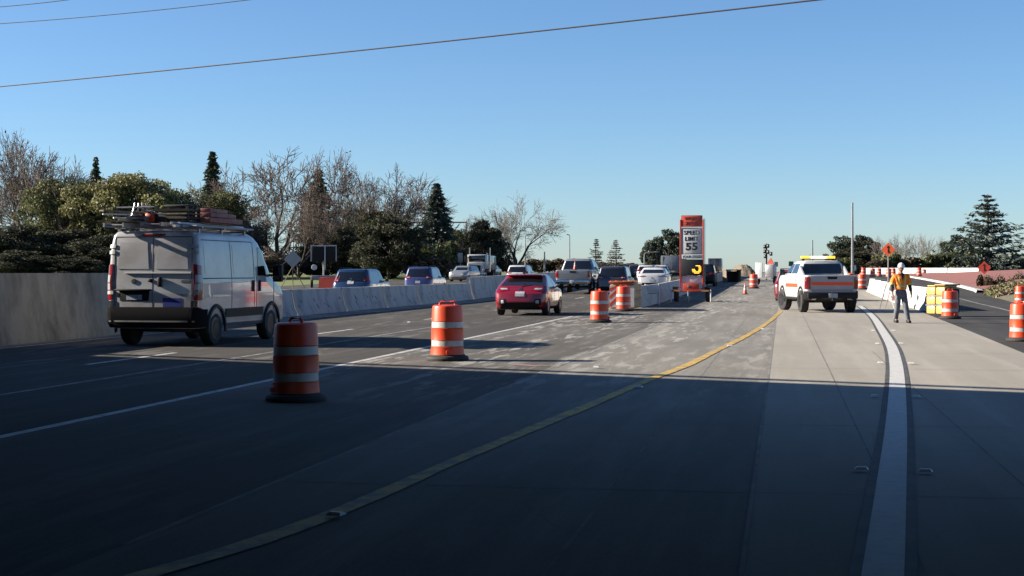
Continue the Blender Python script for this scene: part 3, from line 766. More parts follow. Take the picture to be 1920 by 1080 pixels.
def car(label, cat, paint, p, at_, rz, group=None, scale=1, name='car', detail=2):
    """p: parameters of a hatchback / suv / saloon seen from behind"""
    t = thing(name, label, cat, at_, rz, group, scale)
    L, hw, h = p['L'], p['hw'], p['h']; hb = p['belt']; hh = p['hood']; ys = p.get('ws', L*.3); tail = p['tail']
    rb = p.get('rb', .0)
    cs = p.get('cs', L*.72)         # windshield base y
    rt = p.get('rt', h*.0+.55)      # roof rear edge y
    rfy = p.get('rf', L*.5)         # roof front y
    nar = p.get('nar', .16)
    keys = [(.2, .22, L-.25, hw*.86, .2, .35), (.3, .06, L-.1, hw*.95, .25, .4), (.45, .0, L, hw*.985, .28, .42), (.62, .02, L, hw, .28, .42),
            (hh-.12, .05+.0, L-.08, hw, .26, .45)] if not p.get('saloon') else \
           [(.2, .22, L-.25, hw*.86, .2, .35), (.3, .06, L-.1, hw*.95, .25, .4), (.45, .0, L, hw*.985, .28, .42), (.7, .03, L-.04, hw, .28, .42)]
    if p.get('saloon'):
        keys += [(hh, .06, L-.3, hw*.985, .26, .5), (hb, .1, cs+.1, hw*.955, .24, .5), (hb+.02, .16, cs, hw*.95, .2, .3), (hb+.06, tail, cs-.12, hw*.93, .2, .3),
                 (h-.1, rt-.12, rfy+.15, hw-nar, .25, .3), (h-.03, rt, rfy, hw-nar-.06, .25, .3)]
    else:
        keys += [(hh, .06+rb*.3, L-.35, hw*.99, .25, .5), (hb, .1+rb*.5, cs, hw*.965, .22, .3), (hb+.05, .12+rb*.6, cs-.1, hw*.95, .2, .3),
                 (h-.12, rt-.06, rfy+.2, hw-nar, .2, .3), (h-.035, rt, rfy, hw-nar-.05, .22, .3)]
    B = Body(keys, bow=.05)
    mb = MB(); B.shell(mb, paint, rise=(.012, .024, .035)); body = mb.build('body', t)
    wr = p.get('wr', .33); w1 = p.get('w1', .82); w2 = p.get('w2', L-.88)
    if detail > 1: cut_arches(body, (w1, w2), wr*1.13, hw, wr)
    mb = MB()
    zt = h-.14
    hi = B.v(zt)[2]-.13; lo = B.v(hb+.06)[2]-.1
    if p.get('saloon'): B.patch(mb, 'rear', ((-lo+.08, hb+.075), (lo-.08, hb+.075), (hi, zt), (-hi, zt)), M['glass'])
    else:
        zb = p.get('glass', hb+.02); B.patch(mb, 'rear', ((-lo, zb), (lo, zb), (hi, zt), (-hi, zt)), M['glass'])
    mb.build('rear_window', t)
    f0 = lambda z, d: B.v(z)[1]-d
    r0 = lambda z, d: B.v(z)[0]+d
    for k in 'LR':
        z0, z1 = hb+.03+(.05 if p.get('saloon') else 0), h-.12
        ym = (L*.48)
        mb = MB()
        a0 = r0(z0, .42 if not p.get('saloon') else .28); a1 = r0(z1, .3); 
        B.patch(mb, k, ((a0, z0), (ym-.03, z0), (ym-.08, z1), (a1, z1)), M['glass'], .004)
        mb.build('side_window', t)
        mb = MB(); B.patch(mb, k, ((ym+.05, z0), (f0(z0, .22), z0), (f0(z1, .2), z1), (ym, z1)), M['glass'], .004); mb.build('side_window', t)
    mb = MB(); B.patch(mb, 'front', ((-lo, hb+.06), (lo, hb+.06), (hi, h-.1), (-hi, h-.1)), M['glass'], .004); mb.build('windscreen', t)
    # tail lights
    z0, z1, wi = p.get('tl', (.78, .98, .3))
    for k in ('wL', 'wR'):
        mb = MB(); B.patch(mb, k, ((-wi, z0+.04), (.36, z0), (.4, z1), (-wi*.8, z1)), M['taillight'], .008, (10, 4)); o = mb.build('tail_light', t)
        if detail > 1:
            mb = MB(); B.patch(mb, k, ((-wi*.7, z0+.07), (.05, z0+.07), (.1, z0+.12), (-wi*.6, z0+.12)), M['clear'], .012, (8, 2)); mb.build('lens', o)
    # bumper insert, exhaust trim, plate
    mb = MB(); B.patch(mb, 'rear', ((-hw*.78, .22), (hw*.78, .22), (hw*.66, .46), (-hw*.66, .46)), M['black'], .01); mb.build('bumper_insert', t)
    pz = p.get('plate', .82)
    mb = MB(); B.patch(mb, 'rear', ((-.16, pz-.08), (.16, pz-.08), (.16, pz+.08), (-.16, pz+.08)), M['plate'], .016); mb.build('licence_plate', t)
    mb = MB(); B.patch(mb, 'rear', ((-.05, pz+.14), (.05, pz+.14), (.05, pz+.2), (-.05, pz+.2)), M['chrome'], .016, (2, 2)); mb.build('badge', t)
    if detail > 1:
        mb = MB()
        for k in 'LR':
            for y in (L*.31, L*.48, L*.7): B.patch(mb, k, ((y-.006, .42), (y+.006, .42), (y+.006, hb), (y-.006, hb)), M['dark_line'], .003, (1, 6))
        mb.build('door_gap', t, smooth=False)
        for k in 'LR':
            for y in (L*.34, L*.52):
                mb = MB(); B.patch(mb, k, ((y, hb-.14), (y+.18, hb-.14), (y+.18, hb-.11), (y, hb-.11)), paint, .03, (3, 1)); mb.build('door_handle', t)
    mirror_pair(t, B, paint if p.get('pm', 1) else M['black'], cs-.35, hb+.06, (.17, .1, .13))
    for y in (w1, w2):
        for sg in (-1, 1): wheel(t, sg*(hw-.11), y, wr, .22, M['rim'] if detail > 1 else M['rim_dark'])
    if p.get('wiper'):
        mb = MB(); a = B.rear(.0, hb+.04); b = B.rear(.38, hb+.1); mb.tube([a+Vector((0, -.02, 0)), b+Vector((0, -.02, 0))], .012, M['black'], 5); mb.build('wiper', t)
    if p.get('spoiler'):
        mb = MB(); z = h-.02; yy = B.v(h-.04)[0]
        mb.box((0, yy-.06, z-.015), ((hw-nar-.1)*2, .26, .04), paint, bevel=.015); mb.build('spoiler', t)
    if p.get('rails'):
        for sg in (-1, 1):
            mb = MB(); xx = sg*(hw-nar-.12); mb.tube([(xx, rt+.1, h-.01), (xx, rt+.2, h+.05), (xx, rfy-.1, h+.05), (xx, rfy, h-.01)], .02, M['black'], 6); mb.build('roof_rail', t)
    if p.get('face'):
        for k in (-1, 1):
            mb = MB(); B.patch(mb, 'front', ((k*hw*.55-.2, .62), (k*hw*.55+.2, .62), (k*hw*.55+.2, .74), (k*hw*.55-.2, .74)), M['clear'], .01); mb.build('headlight', t)
    return t, B

# ---- cargo van
def build_van():
    VH = -A-R(2.2)
    x0, y0 = at(284, 31.0)
    t = thing('cargo_van', 'dusty white cargo van with loaded roof rack and blue sticker on its rear door', 'van', (x0, y0, 0), VH)
    hw = 1.0; pa = M['van_paint']
    keys = [(.36, .12, 4.95, .9, .12, .3), (.44, .02, 5.08, .97, .14, .35), (.74, .0, 5.12, .995, .14, .4), (.76, .05, 5.12, .995, .12, .4), (1.02, .04, 5.1, 1.0, .12, .45),
            (1.16, .045, 4.98, 1.0, .12, .5), (1.3, .05, 4.62, 1.0, .11, .5), (1.42, .055, 4.3, .99, .11, .4), (1.95, .08, 3.82, .955, .1, .35), (2.12, .1, 3.6, .935, .1, .3), (2.24, .12, 3.4, .91, .1, .3), (2.3, .15, 3.25, .87, .12, .3)]
    B = Body(keys, bow=.02)
    mb = MB(); B.shell(mb, pa, crown=(.96, .85, .55), rise=(.02, .035, .045)); body = mb.build('body', t)
    cut_arches(body, (.93, 4.05), .41, hw, .36)
    # bumper
    mb = MB(); B.patch(mb, 'rear', ((-.86, .42), (.86, .42), (.86, .75), (-.86, .75)), M['textured'], .05, (12, 4), .05)
    for k in ('wL', 'wR'): B.patch(mb, k, ((-.05, .42), (.5, .42), (.42, .75), (-.05, .75)), M['textured'], .05, (10, 4), .05)
    mb.build('rear_bumper', t)
    mb = MB(); B.patch(mb, 'rear', ((-.9, .5), (.9, .5), (.9, .53), (-.9, .53)), M['aluminium'], .057, (10, 1)); mb.build('bumper_step', t)
    MB().box((.1, .5, .34), (1.2, .5, .1), M['under'], bevel=.02).build('exhaust', t)
    # doors
    mb = MB(); B.patch(mb, 'rear', ((-.006, .77), (.006, .77), (.006, 2.2), (-.006, 2.2)), M['dark_line'], .004, (1, 8))
    for z in (2.2,): B.patch(mb, 'rear', ((-.82, z), (.82, z), (.82, z+.014), (-.82, z+.014)), M['dark_line'], .004, (8, 1))
    for u in (-.84, .83): B.patch(mb, 'rear', ((u, .77), (u+.012, .77), (u+.012, 2.2), (u, 2.2)), M['dark_line'], .004, (1, 8))
    mb.build('rear_door_gap', t, smooth=False)
    mb = MB()
    for sg in (-1, 1): B.patch(mb, 'rear', ((.42*sg-.34, 1.56), (.42*sg+.34, 1.56), (.42*sg+.3, 2.1), (.42*sg-.3, 2.1)), pa, .012, (6, 5))
    mb.build('rear_door_panel', t)
    mb = MB(); B.patch(mb, 'rear', ((-.6, 1.47), (.83, 1.47), (.83, 1.5), (-.6, 1.5)), M['white_paint'], .035, (8, 1)); mb.build('sunlit_door_moulding', t)  # raised moulding; whiter paint carries the sunlit look of its ledge
    mb = MB(); c = B.rear(.17, 1.3); mb.box(c+Vector((0, -.035, .0)), (.09, .07, .2), M['black'], bevel=.025); mb.build('door_handle', t)
    mb = MB(); c = B.rear(-.04, 1.33); mb.box(c+Vector((0, -.02, 0)), (.09, .05, .07), M['black'], bevel=.02); mb.build('door_lock', t)
    mb = MB(); c = B.rear(-.4, 1.31); mb.lathe([(.001, .02), (.05, .018), (.055, 0)], M['rim_dark'], 16, Matrix.Translation(c) @ Matrix.Rotation(R(90), 4, 'X')); mb.build('emblem', t)
    mb = MB(); c = B.rear(-.4, 1.0); B.patch(mb, 'rear', ((-.7, .92), (-.08, .92), (-.06, 1.13), (-.72, 1.13)), M['black'], .006); mb.build('plate_recess', t)
    mb = MB(); c = B.rear(-.4, 1.14); mb.box(c+Vector((0, -.04, 0)), (.78, .08, .035), M['black'], bevel=.012); mb.build('plate_lamp', t)
    mb = MB(); B.patch(mb, 'rear', ((-.56, .94), (-.22, .94), (-.22, 1.04), (-.56, 1.04)), M['plate'], .014); mb.build('licence_plate', t)
    mb = MB(); B.patch(mb, 'rear', ((.23, .8), (.61, .8), (.61, .98), (.23, .98)), M['blue_panel'], .006); mb.build('blue_sticker', t)
    mb = MB(); B.patch(mb, 'rear', ((.62, 1.29), (.8, 1.29), (.8, 1.34), (.62, 1.34)), M['dark_line'], .006); mb.build('model_lettering', t)
    for k, u in (('wL', 1), ('wR', 1)):
        for z in (1.98, 1.86, 1.05):
            mb = MB(); B.patch(mb, k, ((-.04, z), (.1, z), (.1, z+.07), (-.04, z+.07)), M['steel'], .03, (4, 2)); mb.build('door_hinge', t)
        mb = MB()
        B.patch(mb, k, ((.0, .94), (.2, .94), (.2, 1.62), (-.0, 1.66)), M['taillight'], .018, (6, 8)); o = mb.build('tail_light', t)
        mb = MB(); B.patch(mb, k, ((.03, 1.14), (.165, 1.14), (.165, 1.27), (.03, 1.27)), M['clear'], .024, (4, 2)); mb.build('lens', o)
        mb = MB(); B.patch(mb, k, ((.03, 1.29), (.165, 1.29), (.165, 1.44), (.03, 1.44)), M['clear'], .024, (4, 2)); mb.build('lens', o)
        mb = MB(); B.patch(mb, k, ((-.06, .8), (.13, .8), (.13, .92), (-.06, .92)), M['chrome'], .012, (4, 2)); mb.build('reflector', t)
    mb = MB(); c = B.rear(0, 2.25); mb.box(c+Vector((0, -.01, 0)), (.5, .05, .04), M['taillight'], bevel=.01); mb.build('brake_lamp', t)
    # sides
    for k in 'LR':
        mb = MB()
        for y in (1.75, 3.02, 3.15, 4.18): B.patch(mb, k, ((y-.008, .62), (y+.008, .62), (y+.008, 2.14 if y < 3.1 else 1.4), (y-.008, 2.14 if y < 3.1 else 1.4)), M['dark_line'], .004, (1, 8))
        B.patch(mb, k, ((.3, 2.14), (3.0, 2.14), (3.0, 2.155), (.3, 2.155)), M['dark_line'], .004, (8, 1))
        B.patch(mb, k, ((.2, 1.36), (3.0, 1.36), (3.0, 1.38), (.2, 1.38)), M['dark_line'], .004, (8, 1))
        mb.build('side_door_gap', t, smooth=False)
        for a, b in ((.38, 1.62), (1.86, 2.92)):
            mb = MB(); B.patch(mb, k, ((a, 1.46), (b, 1.46), (b, 2.06), (a, 2.06)), M['van_paint'], .004, (8, 5)); mb.build('side_panel', t)
        mb = MB(); B.patch(mb, k, ((1.42, .56), (3.52, .56), (3.52, .74), (1.42, .74)), M['black'], .02, (8, 2)); mb.build('lower_moulding', t)
        mb = MB(); B.patch(mb, k, ((3.22, 1.42), (4.12, 1.42), (3.76, 2.04), (3.3, 2.04)), M['glass'], .006, (6, 5)); mb.build('cab_window', t)
        for y in (2.93, 3.3):
            mb = MB(); B.patch(mb, k, ((y-.04, 1.08), (y+.04, 1.08), (y+.04, 1.32), (y-.04, 1.32)), M['black'], .03, (2, 3)); mb.build('side_handle', t)
        for yc in (.93, 4.05):
            mb = MB(); sg = 1 if k == 'R' else -1; vs = []; fs = []
            for i in range(17):
                a = R(-12)+R(204)*i/16
                for rr, ox in ((.405, .0), (.41, .035), (.47, .035), (.5, -.01)):
                    vs.append((sg*(1.0+ox-.005), yc+math.cos(a)*rr, .36+math.sin(a)*rr))
            for i in range(16):
                for j in range(3): q = i*4+j; fs.append((q, q+1, q+5, q+4))
            mb.faces(vs, fs, M['black']); mb.build('arch_flare', t)
    mb = MB(); B.patch(mb, 'front', ((-.86, 1.42), (.86, 1.42), (.8, 2.1), (-.8, 2.1)), M['glass'], .006); mb.build('windscreen', t)
    mirror_pair(t, B, M['black'], 3.95, 1.45, (.22, .14, .38), x=.98)
    for y in (.93, 4.05):
        for sg in (-1, 1): wheel(t, sg*.87, y, .345, .24, M['rim_dark'], 8)
    # rack
    rk = MB()
    for y in (.35, 1.5, 2.75):
        rk.box((0, y, 2.4), (1.9, .06, .05), M['aluminium'])
        for sg in (-1, 1): rk.box((sg*.86, y, 2.34), (.05, .06, .12), M['aluminium'])
    for sg in (-1, 1): rk.tube([(sg*.93, .1, 2.42), (sg*.93, 3.1, 2.42)], .022, M['aluminium'], 8)
    rk.tube([(-.93, .12, 2.42), (.93, .12, 2.42)], .025, M['aluminium'], 8)
    rk.build('roof_rack', t)
    W = t.matrix_world.copy() if False else Matrix.Translation((x0, y0, 0)) @ Matrix.Rotation(VH, 4, 'Z')
    def cargo(name, label, cat, loc, rz=0):
        p = W @ (Vector(loc)-Vector((0, 0, .15))); return thing(name, label, cat, p, VH+rz)
    def ladder(label, loc, rz, L=3.2, w_=.42, tilt=0):
        o = cargo('ladder', label, 'ladder', loc, rz); o.rotation_euler.x = tilt
        for sg in (-1, 1): MB().box((sg*w_/2, L/2, .0), (.035, L, .085), M['aluminium']).build('rail', o)
        n = int(L/.3)
        for i in range(n): MB().tube([(-w_/2, .15+i*.3, 0), (w_/2, .15+i*.3, 0)], .017, M['aluminium'], 6).build('rung', o)
    ladder('long aluminium ladder sticking out past the left rear of the roof rack', (-.55, -.55, 2.58), R(-3), 3.6)
    ladder('aluminium ladder lying across the middle of the roof rack', (.15, -.35, 2.6), R(6), 3.3, .4)
    ladder('short step ladder on top of the other ladders on the van', (-.25, -.15, 2.72), R(14), 1.9, .36, R(3))
    o = cargo('pipe_bundle', 'bundle of long grey pipes along the right side of the van roof', 'pipes', (.66, -.2, 2.53))
    mb = MB()
    for i in range(7): mb.tube([(.06*(i % 4)-.1, -.1*(i % 3), .03+.06*(i//4)), (.06*(i % 4)-.12+.03*(i % 2), 3.4, .03+.06*(i//4))], .026, M['steel'] if i % 2 else M['sign_white'], 8)
    mb.build('pipes', o)
    rnd = random.Random(4)
    o = cargo('board', 'loose pale boards piled askew at the rear left of the van roof', 'lumber', (-.55, -.1, 2.66), R(-22))
    mb = MB()
    for i in range(8):
        mb.box((rnd.uniform(-.45, .45), rnd.uniform(.1, 1.0), .03*i+.02), (rnd.uniform(.06, .12), rnd.uniform(.9, 1.7), .028), [M['wood'], M['aluminium'], M['sign_white']][i % 3], rz=rnd.uniform(-.9, .9))
    mb.build('boards', o)
    o = cargo('rack_stand', 'folded metal stand rising above the left part of the roof load', 'stand', (-.4, .25, 2.72))
    mb = MB()
    for i in range(4): mb.tube([(-.16+.1*i, .05*i, 0), (-.12+.08*i, .1, .33)], .017, M['aluminium'], 6)
    mb.tube([(-.5, .05, .24), (.3, .1, .25)], .018, M['aluminium'], 6); mb.tube([(-.2, .05, .12), (.25, .1, .12)], .016, M['wood'], 6)
    mb.build('frame', o)
    o = cargo('tool_crate', 'dark slatted crate tied on the middle of the van roof', 'crate', (.32, .55, 2.64))
    mb = MB()
    for k in range(4): mb.box((rnd.uniform(-.05, .05), rnd.uniform(-.05, .05), .035+.075*k), (.74, .6, .03+.02*(k % 2)), [M['black'], M['under'], M['dirt']][k % 3], rz=rnd.uniform(-.12, .12))
    for sx in (-.33, .33):
        for sy in (-.28, .28): mb.box((sx, sy, .17), (.05, .05, .34), M['black'])
    mb.build('slats', o)
    MB().box((.05, -.02, .35), (.55, .3, .05), M['under'], bevel=.02).build('lid', o)
    o = cargo('wooden_box', 'long faded red wooden box on the right of the van roof', 'box', (.72, .9, 2.66), R(1))
    mb = MB(); mb.box((0, .85, .06), (.36, 1.7, .1), M['red_box'], bevel=.006, rz=-.03); mb.box((-.02, .75, .165), (.34, 1.5, .09), M['red_box'], bevel=.006, rz=.03); mb.box((-.04, .6, .26), (.3, 1.1, .08), M['red_box'], bevel=.006, rz=.06)
    mb.build('box_body', o)
    o = cargo('fuel_can', 'orange bag wedged beside the dark crate on the van roof', 'bag', (-.14, .3, 2.62))
    mb = MB(); mb.box((0, 0, .12), (.2, .26, .22), M['deep_orange'], bevel=.06); mb.box((.1, .1, .07), (.3, .2, .12), M['deep_orange'], bevel=.04, rz=.4); mb.build('bag_body', o)
    MB().tube([(-.05, 0, .23), (0, 0, .27), (.05, 0, .23)], .012, M['black'], 6).build('handle', o)
    o = cargo('tarp', 'folded blue tarp on the van roof between boards and orange bag', 'tarp', (-.42, .5, 2.66))
    mb = MB(); mb.box((0, 0, .07), (.42, .5, .12), M['navy'], bevel=.05); mb.box((.04, .02, .15), (.3, .36, .07), M['navy'], bevel=.03, rz=.3); mb.build('folds', o)
build_van()

# ---- pickups
def pickup(label, paint, at_, rz, scale, p, name='pickup_truck', group=None):
    t = thing(name, label, 'pickup truck', at_, rz, group, scale)
    L, hw = p['L'], p['hw']; bz = p['bed']; z0 = p['zb']; cy = p['cab']; h = p['h']; dark = p.get('lower', M['black'])
    keys = [(z0, .18, L-.2, hw*.9, .14, .3), (z0+.1, .1, L, hw*.97, .16, .35), (z0+.3, .08, L, hw, .14, .35), (bz-.2, .06, L-.02, hw, .12, .35), (bz-.03, .06, L-.25, hw*.985, .12, .4), (bz, .08, L-.4, hw*.96, .12, .4)]
    B = Body(keys, bow=.03); mb = MB(); B.shell(mb, paint, crown=(.97, .96), rise=(.004, .006)); body = mb.build('body', t)
    wr = p['wr']; w1 = p['w1']; w2 = p['w2']
    cut_arches(body, (w1, w2), wr*1.12, hw, wr+.02)
    # cab
    cf = p['cabf']; ck = [(bz-.05, cy, cf, hw*.955, .12, .3), (bz+.02, cy+.02, cf-.05, hw*.95, .12, .3), (bz+.1, cy+.04, cf-.16, hw*.93, .12, .3),
                          (h-.12, cy+p.get('rake', .2), cf-.95, hw-.22, .14, .3), (h-.03, cy+p.get('rake', .2)+.06, cf-1.15, hw-.28, .16, .3)]
    C_ = Body(ck, bow=.04); mb = MB(); C_.shell(mb, p.get('roofm', paint), rise=(.015, .03, .04)); mb.build('cab', t)
    wz0, wz1 = bz+.06, h-.13
    a = C_.v(wz0)[2]-.12; b = C_.v(wz1)[2]-.1
    mb = MB(); C_.patch(mb, 'rear', ((-a, wz0), (a, wz0), (b, wz1), (-b, wz1)), M['glass'], .01); mb.build('rear_window', t)
    mb = MB(); C_.patch(mb, 'front', ((-a, wz0), (a, wz0), (b, wz1), (-b, wz1)), M['glass'], .01); mb.build('windscreen', t)
    cl = cf-cy
    for k in 'LR':
        for (u0, u1, v0, v1) in ((cy+.25, cy+cl*.45, cy+.42, cy+cl*.43), (cy+cl*.49, cf-.35, cy+cl*.47, cf-1.12)):
            mb = MB(); C_.patch(mb, k, ((u0, bz+.07), (u1, bz+.07), (v1, wz1), (v0, wz1)), M['glass'], .008); mb.build('side_window', t)
        mb = MB()
        for y in (cy-.06, cy+cl*.47, cf-.25): B.patch(mb, k, ((y-.008, z0+.25), (y+.008, z0+.25), (y+.008, bz), (y-.008, bz)), M['dark_line'], .003, (1, 6))
        mb.build('door_gap', t, smooth=False)
        for y in (cy+.25, cy+cl*.52):
            mb = MB(); B.patch(mb, k, ((y, bz-.2), (y+.2, bz-.2), (y+.2, bz-.16), (y, bz-.16)), paint, .03, (3, 1)); mb.build('door_handle', t)
        # rocker / step
        mb = MB(); sg = 1 if k == 'R' else -1; mb.box((sg*(hw-.02), (w1+w2)/2, z0+.03), (.16, (w2-w1)-wr*2.4, .1), dark, bevel=.03); mb.build('side_step', t)
        for yc in (w1, w2):
            mb = MB(); vs = []; fs = []
            for i in range(17):
                an = R(-10)+R(200)*i/16; rr = wr*1.12
                for r_, ox in ((rr-.01, 0), (rr, .03), (rr+.07, .03), (rr+.09, -.01)): vs.append((sg*(hw+ox-.004), yc+math.cos(an)*r_, wr+.02+math.sin(an)*r_))
            for i in range(16):
                for j in range(3): q = i*4+j; fs.append((q, q+1, q+5, q+4))
            mb.faces(vs, fs, dark); mb.build('arch_flare', t)
    # bed: flat dark sheet stands in for the shaded recess
    MB().box((0, cy/2+.02, bz-.0), (hw*1.62, cy-.25, .03), M['under']).build('bed_cover' if p.get('cover') else 'bed', t, smooth=False)
    # tailgate
    g0, g1 = p['gate']; mb = MB(); gw = hw-.2
    B.patch(mb, 'rear', ((-gw, g0), (gw, g0), (gw, g1), (-gw, g1)), p.get('gatem', paint), .02, (12, 6)); tg = mb.build('tailgate', t)
    mb = MB(); B.patch(mb, 'rear', ((-gw+.02, g0+.06), (gw-.02, g0+.06), (gw-.02, g0+.075), (-gw+.02, g0+.075)), M['dark_line'], .022, (8, 1)); mb.build('pressing', tg, smooth=False)
    mb = MB(); B.patch(mb, 'rear', ((-.17, g1-.12), (.17, g1-.12), (.2, g1-.02), (-.2, g1-.02)), M['black'], .03, (6, 3)); mb.build('tailgate_handle', tg)
    for k in ('wL', 'wR'):
        mb = MB(); B.patch(mb, k, ((-.05, g0+.1), (.22, g0+.1), (.22, g1-.03), (-.05, g1-.03)), M['taillight'], .02, (8, 6)); mb.build('tail_light', t)
    # bumper
    mb = MB(); bt = g0-.03; bb = bt-.24
    mb.box((0, .02, (bt+bb)/2), (hw*1.9, .2, bt-bb), p.get('bump', M['black']), bevel=.04); o = mb.build('rear_bumper', t)
    mb = MB(); mb.box((0, -.09, (bt+bb)/2+.0), (.34, .02, .17), M['plate'], bevel=.003); mb.build('licence_plate', o)
    MB().box((.0, -.08, bb-.03), (.12, .25, .1), M['under'], bevel=.01).build('tow_hitch', t)
    mb = MB(); mb.box((0, w1, wr), (hw*1.5, .12, .12), M['under']); mb.lathe([(.001, -.18), (.12, -.12), (.17, 0), (.12, .12), (.001, .18)], M['under'], 12, Matrix.Translation((.1, w1, wr)))
    mb.box((0, .5, z0+.05), (hw*1.2, .7, .2), M['under'], bevel=.04); mb.build('rear_axle', t)
    mirror_pair(t, C_, p.get('mirror', M['black']), cf-.55, bz+.12, p.get('ms', (.2, .1, .2)))
    for y in (w1, w2):
        for sg in (-1, 1): wheel(t, sg*(hw-.1), y, wr, .3, p.get('rimm', M['rim_dark']), 6, steer=R(p.get('steer', 0)) if y == w2 else 0)
    return t, B, C_

x, y = at(1561, 56.5)
tw, B, C_ = pickup('white work pickup with orange tailgate stripe and lit amber roof bar', M['white_paint'], (x, y, 0), R(1.0), .95,
    dict(L=5.9, hw=1.02, bed=1.45, zb=.5, cab=1.75, cabf=4.75, h=2.03, wr=.44, w1=1.05, w2=4.75, gate=(.82, 1.42), lower=M['black'], rake=.12, steer=14, cover=1, gatem=mat('light grey tailgate', (.5, .5, .53), .4, coat=.4), roofm=M['white_paint'], mirror=M['white_paint']))  # tailgate has a greyer tone than the white body
mb = MB(); B.patch(mb, 'rear', ((-.81, 1.07), (.81, 1.07), (.81, 1.19), (-.81, 1.19)), M['orange_stripe'], .026, (12, 1)); mb.build('orange_stripe', tw)
for k in 'LR':
    mb = MB(); B.patch(mb, k, ((1.68, .98), (4.05, .98), (4.05, 1.12), (1.68, 1.12)), M['orange_stripe'], .006, (8, 1)); mb.build('orange_stripe', tw)
    mb = MB(); B.patch(mb, k, ((.12, .52), (.5, .52), (.42, .84), (.12, .84)), M['black'], .02, (6, 4)); mb.build('corner_cladding', tw)
    sg = 1 if k == 'R' else -1
    mb = MB(); mb.prism([(1.05, 1.43), (1.95, 1.43), (1.95, 1.85)], sg*.84, sg*.9, M['white_paint'], axis='x'); mb.build('bed_sail', tw)
lb = bpy.data.objects.new('light_bar', None)
mb = MB(); mb.box((0, 2.6, 2.1), (1.36, .3, .04), M['black'], bevel=.01)
for sx in (-.6, .6): mb.box((sx, 2.6, 2.05), (.06, .2, .08), M['black'])
lb = mb.build('light_bar', tw)
for i, (a, b) in enumerate(((-.68, -.36), (-.34, -.02), (0, .32), (.34, .66))):
    MB().box(((a+b)/2, 2.6, 2.165), (b-a, .28, .1), M['amber'] if i in (0, 3) else M['amber_pale'], bevel=.02).build('lamp', lb)
MB().tube([(-.45, 2.0, 2.0), (-.45, 2.0, 2.3)], .008, M['black'], 5).build('antenna', tw)
# the drum-orange bag that sits on the bed rail
x2, y2 = at(1598, 56.6); o = thing('warning_flag', 'small red flag bundle on the right rear corner of the white pickup', 'flag', (x2, y2+.15, 1.375))
MB().box((0, 0, .04), (.2, .12, .08), M['sign_orange'], bevel=.03).build('cloth', o); MB().tube([(0, 0, .04), (.02, 0, .16)], .012, M['black'], 6).build('stick', o)

x, y = at(1074, 95); z = hxy(x, y)
tg_, B, C_ = pickup('silver crew-cab pickup with towing mirrors and a cone in its bed', M['silver'], (x, y, z), -A, 1.08,
    dict(L=6.3, hw=1.02, bed=1.38, zb=.6, cab=2.1, cabf=5.0, h=2.04, wr=.42, w1=1.25, w2=5.2, gate=(.86, 1.34), lower=M['dark_grey'], bump=M['chrome'], ms=(.24, .1, .34), rake=.15))
x2, y2 = at(1078, 96.5); c = dup(cone, label='white collared cone standing in the bed of the silver pickup', loc=(x2, y2, z+1.515), rz=.4, scale=.75); c['group'] = 'traffic cones'
# ---- cars
SUV = dict(L=4.6, hw=.93, h=1.68, belt=1.02, hood=.98, tail=.5, rt=.42, rf=2.7, cs=3.35, tl=(.92, 1.12, .2), plate=.72, wiper=1, rails=1, wr=.36, rb=.1)
HATCH = dict(L=4.5, hw=.9, h=1.42, belt=.95, hood=.88, tail=.5, rt=1.2, rf=2.4, cs=3.35, rb=.5, glass=1.03, tl=(.82, .99, .26), plate=.74, wiper=1, spoiler=1, wr=.335, nar=.17)
SED = dict(L=5.0, hw=.95, h=1.47, belt=1.02, hood=.92, tail=.75, rt=1.5, rf=2.75, cs=3.6, saloon=1, tl=(.84, .93, .3), plate=.62, wr=.35, nar=.2)
x, y = at(974, 53)
hr, B = car('crimson hatchback with dark rear window braking behind the silver pickup', 'car', M['red_paint'], HATCH, (x, y, 0), -A, name='hatchback')[:2]
for k in ('wL', 'wR'):   # lower bumper corners: black vent with a clear lamp
    mb = MB(); B.patch(mb, k, ((-.12, .4), (.12, .36), (.12, .58), (-.1, .58)), M['black'], .008, (6, 4)); o = mb.build('bumper_vent', hr)
    mb = MB(); B.patch(mb, k, ((-.06, .44), (.05, .42), (.05, .53), (-.05, .53)), M['clear'], .014, (4, 3)); mb.build('fog_lamp', o)
MB().tube([(0, 1.0, 1.43), (0, .93, 1.5), (0, .8, 1.52)], .02, M['black'], 6).build('antenna', hr)
def cp(px, Y, dz=0): x, y = at(px, Y); return (x, y, hxy(x, y)+dz)
car('dark blue SUV closest to the camera beyond the median, low rear window', 'suv', M['blue_dark'], dict(SUV, h=1.64, tl=(1.0, 1.3, .05), plate=1.0), cp(656, 74), -A, name='suv')
car('violet blue SUV beyond the median, farther of the two blue ones', 'suv', M['blue_mid'], SUV, cp(783, 98), -A, name='suv')
car('dark grey SUV on the right of the silver pickup', 'suv', M['dark_grey'], dict(SUV, L=4.9, hw=.96, h=1.72), cp(1147, 95), -A, name='suv')
car('white saloon behind the barrier, between crash cushion and speed sign', 'car', M['white_paint'], SED, cp(1222, 108), -A, name='saloon', scale=1.06)
car('white SUV beyond the red hatchback, left of the silver pickup', 'suv', M['white_paint'], dict(SUV, h=1.64), cp(969, 130), -A, name='suv')
car('small white car in front of the lorry beyond the median', 'car', M['white_paint'], dict(SUV, h=1.5), cp(916, 196), -A, name='hatchback', detail=1)
g = 'far traffic ahead of the white saloon'
